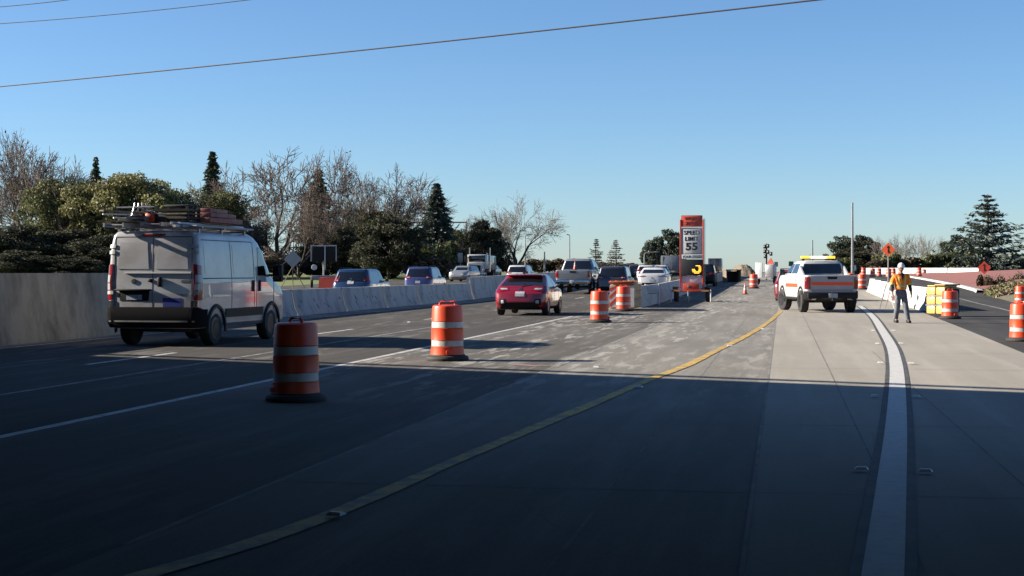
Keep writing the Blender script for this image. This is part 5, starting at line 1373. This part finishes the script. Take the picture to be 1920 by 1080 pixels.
    def band(z0, z1, m_, off, name):
        """tape that follows the jacket surface between two heights, by sampling the cloth from outside"""
        from mathutils.bvhtree import BVHTree
        bt = BVHTree.FromPolygons([v.co for v in jk.data.vertices], [p.vertices[:] for p in jk.data.polygons])
        mb = MB(); vs = []; fs = []; n = 40
        for i in range(n):
            a = 2*math.pi*i/n; d = Vector((math.cos(a), math.sin(a), 0))
            for z in (z0, z1):
                h = bt.ray_cast(Vector((0, 0, z)), d, .235); c = h[0] if h[0] else Vector((0, 0, z))+d*.2
                vs.append(c+d*off)
        for i in range(n): a = 2*i; b = 2*((i+1) % n); fs.append((a, b, b+1, a+1))
        mb.faces(vs, fs, m_); return mb.build(name, jk, angle=1)
    band(1.1, 1.175, M['lime'], .006, 'lime_tape'); band(1.12, 1.155, M['tape'], .009, 'reflective_tape')
    def vband(x0, x1, m_, off, name):
        from mathutils.bvhtree import BVHTree
        bt = BVHTree.FromPolygons([v.co for v in jk.data.vertices], [p.vertices[:] for p in jk.data.polygons])
        mb = MB(); vs = []; fs = []; n = 14
        for i in range(n+1):
            z = 1.0+.46*i/n
            for xx in (x0*.93*(1+i/n*1.1), x1*1.15*(1+i/n*1.0)):
                h = bt.ray_cast(Vector((xx, -1, z)), Vector((0, 1, 0)), 1.2); vs.append((h[0] if h[0] else Vector((xx, -.1, z)))+Vector((0, -off, 0)))
        for i in range(n): fs.append((2*i, 2*i+1, 2*i+3, 2*i+2))
        mb.faces(vs, fs, m_); mb.build(name, jk, angle=1)
    vband(-.075, -.04, M['lime'], .006, 'shoulder_tape'); vband(.075, .04, M['lime'], .006, 'shoulder_tape')
    mb = MB()
    for i in range(7): z = 1.02+.06*i
    mb.prism([(-.05, 1.5), (.06, 1.5), (.015, 1.3), (-.0, 1.3)], -.155, -.12, M['dark_cloth']); mb.build('collar_opening', jk)
    for (hx, hy, hz, sg) in ((-.27, .017, 1.2, -1), (.28, .034, 1.2, 1)):
        mb = MB(); mb.lathe([(.091, -.03), (.093, -.025), (.093, .025), (.091, .03)], M['lime'], 20, Matrix.Translation((hx, hy, hz)) @ Matrix.Rotation(sg*-.12, 4, 'Y')); o = mb.build('sleeve_tape', jk)
    for (fx, fy, rot) in ((-.13, .07, 0), (.16, -.25, .15)):
        mb = MB(); mb.box((fx, fy, .045), (.1, .28, .085), M['boot'], bevel=.03); mb.box((fx, fy+.06, .11), (.09, .12, .1), M['boot'], bevel=.025); mb.build('boot', t)
worker()

# ------------------------------------------------------------------ trees
def np_mesh(name, V, Fq, m, parent=None, tri=False):
    me = bpy.data.meshes.new(name); k = 3 if tri else 4
    me.vertices.add(len(V)); me.vertices.foreach_set('co', V.astype(np.float32).ravel())
    me.loops.add(len(Fq)*k); me.loops.foreach_set('vertex_index', Fq.astype(np.int32).ravel())
    me.polygons.add(len(Fq)); me.polygons.foreach_set('loop_start', np.arange(0, len(Fq)*k, k, dtype=np.int32))
    me.update(calc_edges=True); me.materials.append(m)
    o = bpy.data.objects.new(name, me); col.objects.link(o)
    if parent: o.parent = parent
    return o
def quads(P_, U, W_):
    n = len(P_); V = np.stack([P_-U-W_, P_+U-W_*.6, P_+U*.7+W_, P_-U*.8+W_*.8], 1).reshape(-1, 3)
    return V, np.arange(4*n).reshape(-1, 4)
def rand_dirs(rg, n):
    v = rg.normal(size=(n, 3)); return v/np.linalg.norm(v, axis=1)[:, None]
def leaf_quads(rg, P_, size):
    n = len(P_); U = rand_dirs(rg, n); W_ = np.cross(U, rand_dirs(rg, n)); W_ /= np.linalg.norm(W_, axis=1)[:, None]+1e-9
    s = size*rg.uniform(.5, 1.3, n)[:, None]; return quads(P_, U*s, W_*s*.6)
def trunk_mesh(rg, parent, h, r, m_, limbs=5, spread=2.5, top=None):
    mb = MB(); lean = rg.normal(0, .25, 2)
    mb.tube([(0, 0, -.6), (lean[0]*.3, lean[1]*.3, h*.35), (lean[0], lean[1], h*.7)], [r*1.35, r, r*.55], m_, 8)
    for k in range(limbs):
        a = 2*math.pi*k/limbs+rg.uniform(-.4, .4); z0 = h*rg.uniform(.25, .5); s_ = spread*rg.uniform(.6, 1)
        mb.tube([(lean[0]*.4, lean[1]*.4, z0), (math.cos(a)*s_*.5, math.sin(a)*s_*.5, z0+h*.22), (math.cos(a)*s_, math.sin(a)*s_, z0+h*.4)], [r*.5, r*.33, r*.12], m_, 6)
    return mb.build('trunk', parent)
def broadleaf(seed, h, rad, n=7000, base=.22, size=.2, lm='leaf', bm_='bark', clumps=46, skirt=False):
    rg = np.random.default_rng(seed); t = thing('tree', 'x', 'tree')
    trunk_mesh(rg, t, h*.8, h*.022+.05, M[bm_], 6, rad*.7)
    cz0 = h*base; C0 = []
    while len(C0) < clumps:
        v = rand_dirs(rg, 1)[0]*rg.uniform(.35, .95)**.6; z = cz0+(h-cz0)*(.5+.5*v[2])
        wz = 1.0 if skirt else (math.sin(math.pi*min(1, max(.0, (z-cz0)/(h-cz0)*.86+.12)))**.5)
        C0.append((v[0]*rad*wz*.95, v[1]*rad*wz*.95, z*1.0-rad*.12))
    C0 = np.array(C0); cr = rg.uniform(.13, .26, clumps)*rad*1.25
    w_ = cr**2; idx = rg.choice(clumps, n, p=w_/w_.sum()); d = rand_dirs(rg, n)*(rg.uniform(.25, 1, n)**.45)[:, None]
    P_ = C0[idx]+d*cr[idx][:, None]*np.array([1, 1, .8]); P_[:, 2] = np.maximum(P_[:, 2], .3)
    V, Fq = leaf_quads(rg, P_, size); np_mesh('crown', V, Fq, M[lm], t); return t
def conifer(seed, h, rad, lm='needle', gap=.0, droop=.25, size=.24, n=9, base=.06, levels=24, pw=.85, irr=.25):
    rg = np.random.default_rng(seed); t = thing('conifer_tree', 'x', 'tree')
    Pp, U, W_ = [], [], []
    for i in range(levels):
        u = (i+rg.uniform(-.3, .3))/levels; z = h*(base+(1-base)*u)
        for k in range(n):
            a = rg.uniform(0, 2*math.pi); L = rad*(1-max(u, 0))**pw*rg.uniform(1-irr*1.6, 1+irr*.5)+.12
            m_ = int(5+L*9); q = rg.uniform(gap, 1, m_)**.7
            dr = -droop*L*q**1.5+.12*L*q
            P0 = np.stack([np.cos(a)*L*q, np.sin(a)*L*q, z+dr], 1)+rg.normal(0, .06+.035*L, (m_, 3))*np.array([1, 1, .6])
            dd = np.tile(np.array([np.cos(a), np.sin(a), -.25]), (m_, 1))+rg.normal(0, .45, (m_, 3)); dd /= np.linalg.norm(dd, axis=1)[:, None]
            s_ = size*rg.uniform(.6, 1.3, m_)[:, None]; w2 = np.cross(dd, rand_dirs(rg, m_))
            Pp.append(P0); U.append(dd*s_); W_.append(w2*s_*.42)
    V, Fq = quads(np.concatenate(Pp), np.concatenate(U), np.concatenate(W_)); np_mesh('crown', V, Fq, M[lm], t)
    mb = MB(); mb.tube([(0, 0, -.5), (0, 0, h*.5), (0, 0, h*.985)], [h*.02+.05, h*.012+.03, .02], M['bark'], 7)
    for i in range(levels):
        u = i/levels; z = h*(base+(1-base)*u); L = rad*(1-u)**pw*.85
        for k in range(3):
            a = rg.uniform(0, 6.28); mb.tube([(0, 0, z), (math.cos(a)*L*.6, math.sin(a)*L*.6, z-.0), (math.cos(a)*L, math.sin(a)*L, z-droop*L*.8)], [.05, .03, .01], M['bark'], 4, cap=False)
    mb.build('trunk', t); return t
def bare(seed, h, rad, lm='twig', bm_='bark', depth=6, thick=.24, fine=.022, forks=(3, 3, 4, 4, 4, 5), leaves=0, low=.18, flat=1.0, leafm='leaf_brown'):
    rg = np.random.default_rng(seed); t = thing('bare_tree', 'x', 'tree')
    seg = []          # (p, q, r0, r1, level)
    def grow(p, d, L, r, lv):
        mid = p+d*L*.5+rg.normal(0, L*.06, 3); d2 = d+rg.normal(0, .13, 3); d2 /= np.linalg.norm(d2); q = mid+d2*L*.5
        r1 = max(r*.72, fine*.6); seg.append((p, mid, r, (r+r1)/2, lv)); seg.append((mid, q, (r+r1)/2, r1, lv))
        if lv >= depth: return
        k = forks[min(lv, len(forks)-1)]
        for j in range(k):
            ang = rg.uniform(.4, .95) if j else rg.uniform(.08, .4)
            ax = np.cross(d2, rand_dirs(rg, 1)[0]); ax /= np.linalg.norm(ax)
            nd = d2*math.cos(ang)+ax*math.sin(ang); nd[2] = nd[2]*flat+.03; nd /= np.linalg.norm(nd)
            st = mid if (j > 1 and lv > 0) else q
            grow(st, nd, L*rg.uniform(.62, .84), max(r1*rg.uniform(.55, .8), fine), lv+1)
    base = h*low
    tot = sum(.73**i for i in range(depth+1))
    seg.append((np.array([0, 0, -.6.real]), np.array([0, 0, base]), thick*1.3, thick, 0))
    for k in range(4):
        a = 2*math.pi*k/4+rg.uniform(-.5, .5); ti = rg.uniform(.3, .85); d = np.array([math.cos(a)*math.sin(ti), math.sin(a)*math.sin(ti), math.cos(ti)])
        grow(np.array([0, 0, base*rg.uniform(.75, 1)]), d, (h-base)*.3, thick*.7, 1)
    A_ = np.array([s[0] for s in seg]); B_ = np.array([s[1] for s in seg]); r0 = np.array([s[2] for s in seg]); r1 = np.array([s[3] for s in seg]); lv = np.array([s[4] for s in seg])
    zmax = np.percentile(B_[:, 2], 99.5); rm = np.percentile(np.abs(B_[:, :2]), 97)
    sc = np.array([rad/rm, rad/rm, h/zmax]); A_ = A_*sc; B_ = B_*sc
    d = B_-A_; d /= np.linalg.norm(d, axis=1)[:, None]+1e-9; u = np.cross(d, np.array([.3, .5, .81])); u /= np.linalg.norm(u, axis=1)[:, None]; v = np.cross(d, u)
    def mesh(msk, sides, name, m_):
        a, b, x0, x1, uu, vv = A_[msk], B_[msk], r0[msk], r1[msk], u[msk], v[msk]; n = len(a); V = []
        for j in range(sides):
            c, s_ = math.cos(2*math.pi*j/sides), math.sin(2*math.pi*j/sides); o_ = uu*c+vv*s_; V.append(a+o_*x0[:, None])
        for j in range(sides):
            c, s_ = math.cos(2*math.pi*j/sides), math.sin(2*math.pi*j/sides); o_ = uu*c+vv*s_; V.append(b+o_*x1[:, None])
        V = np.stack(V, 1).reshape(-1, 3); base_ = np.arange(n)[:, None]*(2*sides)
        Fq = np.concatenate([np.stack([base_[:, 0]+j, base_[:, 0]+(j+1) % sides, base_[:, 0]+sides+(j+1) % sides, base_[:, 0]+sides+j], 1) for j in range(sides)])
        np_mesh(name, V, Fq, m_, t)
    mesh(lv <= 2, 7, 'trunk', M[bm_]); mesh(lv > 2, 3, 'crown', M[lm])
    if leaves:
        tips = B_[lv >= depth-1]; idx = rg.integers(0, len(tips), leaves); V, Fq = leaf_quads(rg, tips[idx]+rg.normal(0, .25, (leaves, 3)), .13); np_mesh('dead_leaves', V, Fq, M[leafm], t)
    return t
def bush(seed, rad, h, n=1800, lm='leaf', size=.16, twigs=True):
    rg = np.random.default_rng(seed); t = thing('bush', 'x', 'bush'); k = 16
    C0 = np.stack([rg.uniform(-1, 1, k)*rad*.75, rg.uniform(-1, 1, k)*rad*.7, rg.uniform(.15, .8, k)*h], 1); cr = rg.uniform(.2, .4, k)*min(rad, h)
    idx = rg.integers(0, k, n); P_ = C0[idx]+rand_dirs(rg, n)*(rg.uniform(.2, 1, n)**.5*cr[idx])[:, None]; P_[:, 2] = np.abs(P_[:, 2])
    V, Fq = leaf_quads(rg, P_, size); np_mesh('foliage', V, Fq, M[lm], t)
    if twigs:
        mb = MB()
        for i in range(14):
            a = rg.uniform(0, 6.28); L = rg.uniform(.5, 1); mb.tube([(0, 0, -.1), (math.cos(a)*rad*.4*L, math.sin(a)*rad*.4*L, h*.6*L), (math.cos(a)*rad*.9*L, math.sin(a)*rad*.8*L, h*1.05*L)], [.03, .02, .008], M['twig'], 4, cap=False)
        mb.build('stems', t)
    return t
PROT = {}
def put(kind, label, px, ytop, Y, wpx=None, group=None, rz=0.0, seed=None, zb=None):
    o, h0, r0 = PROT[kind]; x, y = at(px, Y); z = hxy(x, y) if zb is None else zb
    h = EYE-(ytop-YH)/F*Y-z; sz = h/h0; sx = (wpx/2/F*Y/r0) if wpx else sz
    c = dup(o, label=label, loc=(x, y, z), rz=rz, scale=(sx, sx, sz))
    if group: c['group'] = group
    return c
def proto(k, o, h, r):
    cr = max(o.children, key=lambda c: len(c.data.vertices)); n = len(cr.data.vertices); a = np.empty(n*3, np.float32); cr.data.vertices.foreach_get('co', a); a = a.reshape(-1, 3)
    PROT[k] = (o, float(np.percentile(a[:, 2], 99.7)), float(np.percentile(np.abs(a[:, 0]), 98.5)))
proto('ever1', broadleaf(11, 11, 4.6, 26000, base=.1, skirt=True, lm='leaf_light', size=.12, clumps=80), 11, 4.6)
proto('ever2', broadleaf(12, 12, 5.0, 26000, base=.1, skirt=True, lm='leaf', size=.12, clumps=80), 12, 5.0)
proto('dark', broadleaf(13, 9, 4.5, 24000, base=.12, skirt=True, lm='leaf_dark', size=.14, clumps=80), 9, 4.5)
proto('euca', broadleaf(14, 9, 4.5, 8000, base=.22, lm='leaf_grey', size=.2, clumps=40), 9, 4.5)
proto('con1', conifer(21, 16, 3.2, 'needle', levels=70, n=11, size=.26, pw=.8, irr=.5, droop=.2), 16, 2.6)
proto('con2', conifer(22, 14, 3.4, 'needle_blue', levels=50, n=13, size=.24, droop=.4, pw=.8, irr=.25), 14, 2.8)
proto('con3', conifer(23, 8, 2.4, 'needle_grey', levels=17, n=7, size=.18, gap=.15, droop=.05, irr=.4), 8, 2.1)
proto('cedar', conifer(24, 9.5, 5.0, 'needle_blue', levels=19, n=12, size=.2, droop=-.05, pw=.9, irr=.4, base=.03), 9.5, 5.2)
proto('bare1', bare(31, 16, 6, forks=(3, 3, 3, 4, 4, 4), fine=.028), 16, 6)
proto('bare2', bare(32, 16, 6, leaves=700, low=.15, forks=(3, 3, 3, 4, 4, 4), fine=.028), 16, 6)
proto('bare3', bare(33, 12, 7, 'pale_twig', 'pale_bark', forks=(3, 3, 3, 4, 4), low=.1, thick=.3), 12, 7)
proto('bare4', bare(34, 5, 2.6, 'pale_twig', 'pale_bark', depth=5, thick=.06, fine=.014, low=.1), 5, 2.6)
proto('bush1', bush(41, 2.2, 3.0, 3500, 'leaf'), 3.0, 2.2)
proto('bush2', bush(42, 2.2, 3.0, 3500, 'leaf_brown'), 3.0, 2.2)
proto('bush3', bush(43, 1.1, 1.0, 3400, 'leaf_brown', size=.06), 1.0, 1.1)
proto('bush4', bush(44, 1.3, .6, 3400, 'leaf_light', size=.05), .6, 1.3)
gl = 'trees beyond the carriageway on the left'
# tall bare trees at the far left
put('bare2', 'tall purplish bare tree cut by the left edge of the picture', 25, 258, 190, 210, gl, .3)
put('bare1', 'bare tree second from the left edge, thinner crown', 82, 300, 205, 150, gl, 1.3)
put('con1', 'dark conifer tip standing furthest left above the green trees', 180, 297, 260, 52, gl)
put('con1', 'dark tall conifer rising behind the roof load of the van', 399, 287, 250, 74, gl, 2)
put('bare1', 'bare tree behind the purplish one at the left edge, spreading right', 60, 275, 182, 170, gl, 4.4)
put('bare2', 'short brown bare tree between the far left group and the van', 140, 350, 178, 120, gl, 5.1)
E = [('ever2', 112, 338, 180, 150, 'green tree right of the tall purplish bare tree'), ('ever1', 195, 344, 178, 150, 'olive green tree below the furthest left conifer'), ('ever1', 262, 328, 176, 150, 'olive green rounded tree with the highest top left of the van'),
     ('ever2', 335, 358, 182, 150, 'green tree directly behind the roof load of the van'), ('ever2', 432, 362, 184, 130, 'green tree right of the tall conifer behind the van'),
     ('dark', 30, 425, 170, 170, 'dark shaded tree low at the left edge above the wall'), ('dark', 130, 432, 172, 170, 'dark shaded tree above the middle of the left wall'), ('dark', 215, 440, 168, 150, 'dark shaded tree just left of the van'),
     ('dark', 320, 425, 178, 160, 'dark shaded tree hidden behind the top of the van'), ('dark', 430, 425, 180, 130, 'dark shaded tree behind the cab of the van')]
for k, px, yt, Y, wp, lab in E: put(k, lab, px, yt, Y, wp, gl, rz=px*.37)
put('bare1', 'big bare tree left of the brown conifer, tallest of the middle group', 520, 290, 185, 200, gl, 1.0)
put('bare2', 'big bare tree in front of the brown conifer', 606, 288, 190, 170, gl, 2.2)
put('con1', 'brownish conifer seen through the twigs of two bare trees', 597, 320, 230, 90, gl)
put('bare1', 'bare tree with rounded crown right of the brown conifer', 682, 324, 205, 130, gl, 4)
put('bare1', 'bare tree with a wide crown left of the blue green conifer', 742, 322, 210, 150, gl, 5.2)
put('con2', 'blue green conifer standing alone behind the steel gantry', 819, 346, 200, 84, gl)
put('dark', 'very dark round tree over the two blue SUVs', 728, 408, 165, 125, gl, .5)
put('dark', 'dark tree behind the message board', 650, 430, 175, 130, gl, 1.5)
put('ever2', 'olive tree between the dark round tree and the wide bare tree', 700, 395, 205, 150, gl, 2)
put('bare2', 'low brown bare tree behind the diamond sign', 560, 380, 170, 150, gl, .9)
put('bare2', 'low brown bare tree behind the cab of the van', 480, 385, 175, 130, gl, 2.9)
put('bare2', 'low brown bare tree behind the dark blue SUV', 640, 385, 185, 140, gl, 3.9)
put('dark', 'dark round tree above the white lorry', 908, 416, 190, 90, gl, 2.5)
put('ever2', 'dull olive tree between gantry and lorry', 862, 432, 215, 90, gl, 3.3)
put('bare3', 'pale spreading bare tree above the white SUV', 968, 374, 200, 175, gl, .4)
put('bare2', 'thin bare tree behind the right end of the gantry', 885, 408, 230, 90, gl, 1.9)
gb = 'bushes along the left verge'
for i, (px, yt, Y, wp, k) in enumerate([(30, 470, 160, 140, 'dark'), (130, 480, 160, 120, 'dark'), (480, 480, 165, 110, 'bush2'), (560, 478, 190, 110, 'bush2'), (640, 482, 190, 110, 'bush2'), (705, 470, 185, 90, 'bush1'),
                                        (770, 462, 178, 100, 'bush1'), (812, 455, 180, 90, 'bush1'), (845, 458, 185, 80, 'bush2'), (880, 470, 200, 80, 'bush2'), (800, 480, 165, 90, 'bush2')]):
    lab = ['bush above the left wall near the picture edge', 'bush above the middle of the left wall', 'brown bush beside the cab of the van', 'brown bush behind the diamond sign', 'brown bush behind the message board', 'green bush under the very dark round tree',
           'green bush behind the violet blue SUV', 'tall green bush right of the violet blue SUV', 'brown bush below the gantry end', 'brown bush behind the lorry', 'low brown bush on the verge above the violet blue SUV'][i]
    put(k, lab, px, yt, Y, wp, gb, rz=i*1.1)
# horizon scrub in the middle
gm = 'low scrub along the horizon in the middle'
for i, px in enumerate((935, 985, 1030, 1065, 1100, 1140, 1172, 1200)):
    put('bush2', ['scrub left of the white SUV roof', 'scrub below the pale spreading tree', 'scrub left of the silver pickup', 'scrub above the silver pickup', 'scrub at the foot of the left thin conifer', 'scrub between the two thin conifers', 'scrub above the grey SUV', 'scrub at the foot of the eucalyptus'][i], px, (488, 487, 486, 486, 492, 493, 494, 494)[i], 330, 60, gm, i*.7)
put('con3', 'thin grey conifer right of the silver pickup, left one of a pair', 1117, 449, 210, 36, 'pair of thin conifers', .2)
put('con3', 'thin sparse conifer above the grey SUV, right one of a pair', 1155, 451, 215, 40, 'pair of thin conifers', 2)
put('euca', 'grey green eucalyptus behind the speed sign, higher right part', 1252, 432, 240, 62, 'eucalyptus trees behind the speed sign', 1)
put('euca', 'grey green eucalyptus left of the speed sign, lower left part', 1222, 452, 235, 40, 'eucalyptus trees behind the speed sign', 2)
# right side
gr = 'trees on the right beyond the ramp'
put('euca', 'dark rounded tree left of the lamp post', 1575, 444, 262, 62, gr, .3); put('dark', 'dark tree right of the lamp post', 1618, 443, 268, 66, gr, .8)
put('dark', 'dark low tree behind the lamp post base', 1600, 466, 258, 90, gr, 2.1)
for i, (px, yt, wp) in enumerate(((1655, 445, 60), (1692, 440, 60), (1722, 440, 55), (1750, 444, 60), (1672, 462, 50))):
    put('bare4', ['pale bare shrub behind the merge sign', 'pale bare shrub right of the merge sign', 'pale bare shrub above the helmet of the worker', 'pale bare shrub left of the big conifer', 'low pale bare shrub under the merge sign'][i], px, yt, 250+i*4, wp, 'pale bare shrubs beyond the ramp', i*1.3)
put('cedar', 'big blue green conifer with layered branches at the right edge', 1852, 367, 240, 150, gr, .5)
put('euca', 'green tree low on the left side of the big conifer', 1795, 442, 246, 70, gr, 1)
for i, (px, yt, wp, k) in enumerate(((1640, 488, 70, 'bush2'), (1690, 484, 70, 'bush2'), (1735, 482, 70, 'bush1'), (1775, 474, 70, 'bush1'), (1820, 472, 80, 'bush1'), (1870, 474, 80, 'bush1'), (1905, 488, 60, 'bush2'), (1570, 484, 70, 'bush1'), (1655, 476, 60, 'bush1'))):
    put(k, ['brown bush below the merge sign', 'brown bush behind the worker', 'green bush right of the worker far back', 'green bush left of the low red sign', 'green bush just left under the big conifer', 'green bush right under the big conifer', 'brown bush at the right edge above the red paving', 'green bush above the white pickup', 'green bush behind the drums under the merge sign'][i], px, yt, 244, wp, 'bushes beyond the ramp', i*.9)
# weeds on the near right bank
from mathutils.bvhtree import BVHTree
BT = BVHTree.FromPolygons([v.co for v in BANK.data.vertices], [p.vertices[:] for p in BANK.data.polygons])
def bank_z(x, y):
    h = BT.ray_cast(Vector((x, y, 9)), Vector((0, 0, -1))); return h[0].z if h[0] else None
rg = np.random.default_rng(77); pts = []
while len(pts) < 14000:
    px = rg.uniform(1843, 2040); Y = rg.uniform(84, 128); x, y = at(px, Y); z = bank_z(x, y)
    if z is not None and math.sin(x*1.7+y*.6)+math.sin(y*1.1-x)+rg.normal(0, .5) > -.7: pts.append((x, y, z+abs(rg.normal(0, .1))))
pts = np.array(pts); V, Fq = leaf_quads(rg, pts, .085)
g_ = np_mesh('weeds', V, Fq, mat('weedy grass', (.2, .21, .07), .8, island=.5, noise=(.35, (.27, .2, .12), 1.0, (1, 1, 1), .45, .58), trans=.2)); g_['kind'] = 'stuff'; g_['label'] = 'green and dry weeds covering the earth bank at the right edge'
gw_ = 'dry shrubs on the earth bank at the right edge'
for i, (px, yt, Y, wp) in enumerate(((1856, 516, 108, 42), (1884, 524, 112, 34), (1908, 517, 116, 44), (1932, 512, 116, 50))):
    x, y = at(px, Y); z = bank_z(x, y)
    put('bush3', ['reddish dry shrub at the end of the kerb', 'smaller dry shrub second from the kerb end', 'dry shrub above the farther edge drum', 'dry shrub cut by the right edge'][i], px, yt, Y, wp, gw_, i, zb=(z or .2)-.05)
for k in PROT.values(): remove_tree(k[0])
remove_tree(cone)

# ------------------------------------------------------------------ raised road markers
def marker(px, py, m_, lab):
    x, y = G(px, py); t = thing('road_marker', lab, 'road marker', (x, y, .03), random.uniform(-.2, .2)-A, 'raised road markers')
    b = MB(); b.faces([(-.05, -.05, 0), (.05, -.05, 0), (.05, .05, 0), (-.05, .05, 0), (-.035, -.02, .018), (.035, -.02, .018), (.035, .02, .018), (-.035, .02, .018)], [(3, 2, 1, 0), (4, 5, 6, 7), (0, 1, 5, 4), (1, 2, 6, 5), (2, 3, 7, 6), (3, 0, 4, 7)], M['sign_white']); b.build('marker_body', t, smooth=False)
MK = [(1615, 887, 'nearest marker left of the wide white line'), (1735, 891, 'nearest marker right of the wide white line'), (1641, 747, 'second nearest marker left of the wide white line'), (1717, 748, 'second nearest marker right of the wide white line'),
      (1651, 683.5, 'third marker left of the wide white line, in the sun'), (1708, 684.5, 'third marker right of the wide white line, in the sun'), (1645, 647, 'fourth marker left of the wide white line'), (1689, 646.5, 'fourth marker right of the wide white line'),
      (1637, 622, 'fifth marker left of the wide white line'), (1675, 622, 'fifth marker right of the wide white line'), (630, 974, 'marker beside the yellow line in deep shade'), (1198, 730, 'marker beside the yellow line at the shade edge'),
      (1118, 692, 'marker left of the yellow line in the sun'), (1368, 651, 'marker on the right side of the yellow line'), (1430, 619, 'marker close to the far end of the yellow line'), (767, 606, 'marker on the far lane left of the red hatchback')]
for px, py, lab in MK: marker(px, py, M['sign_white'], lab)
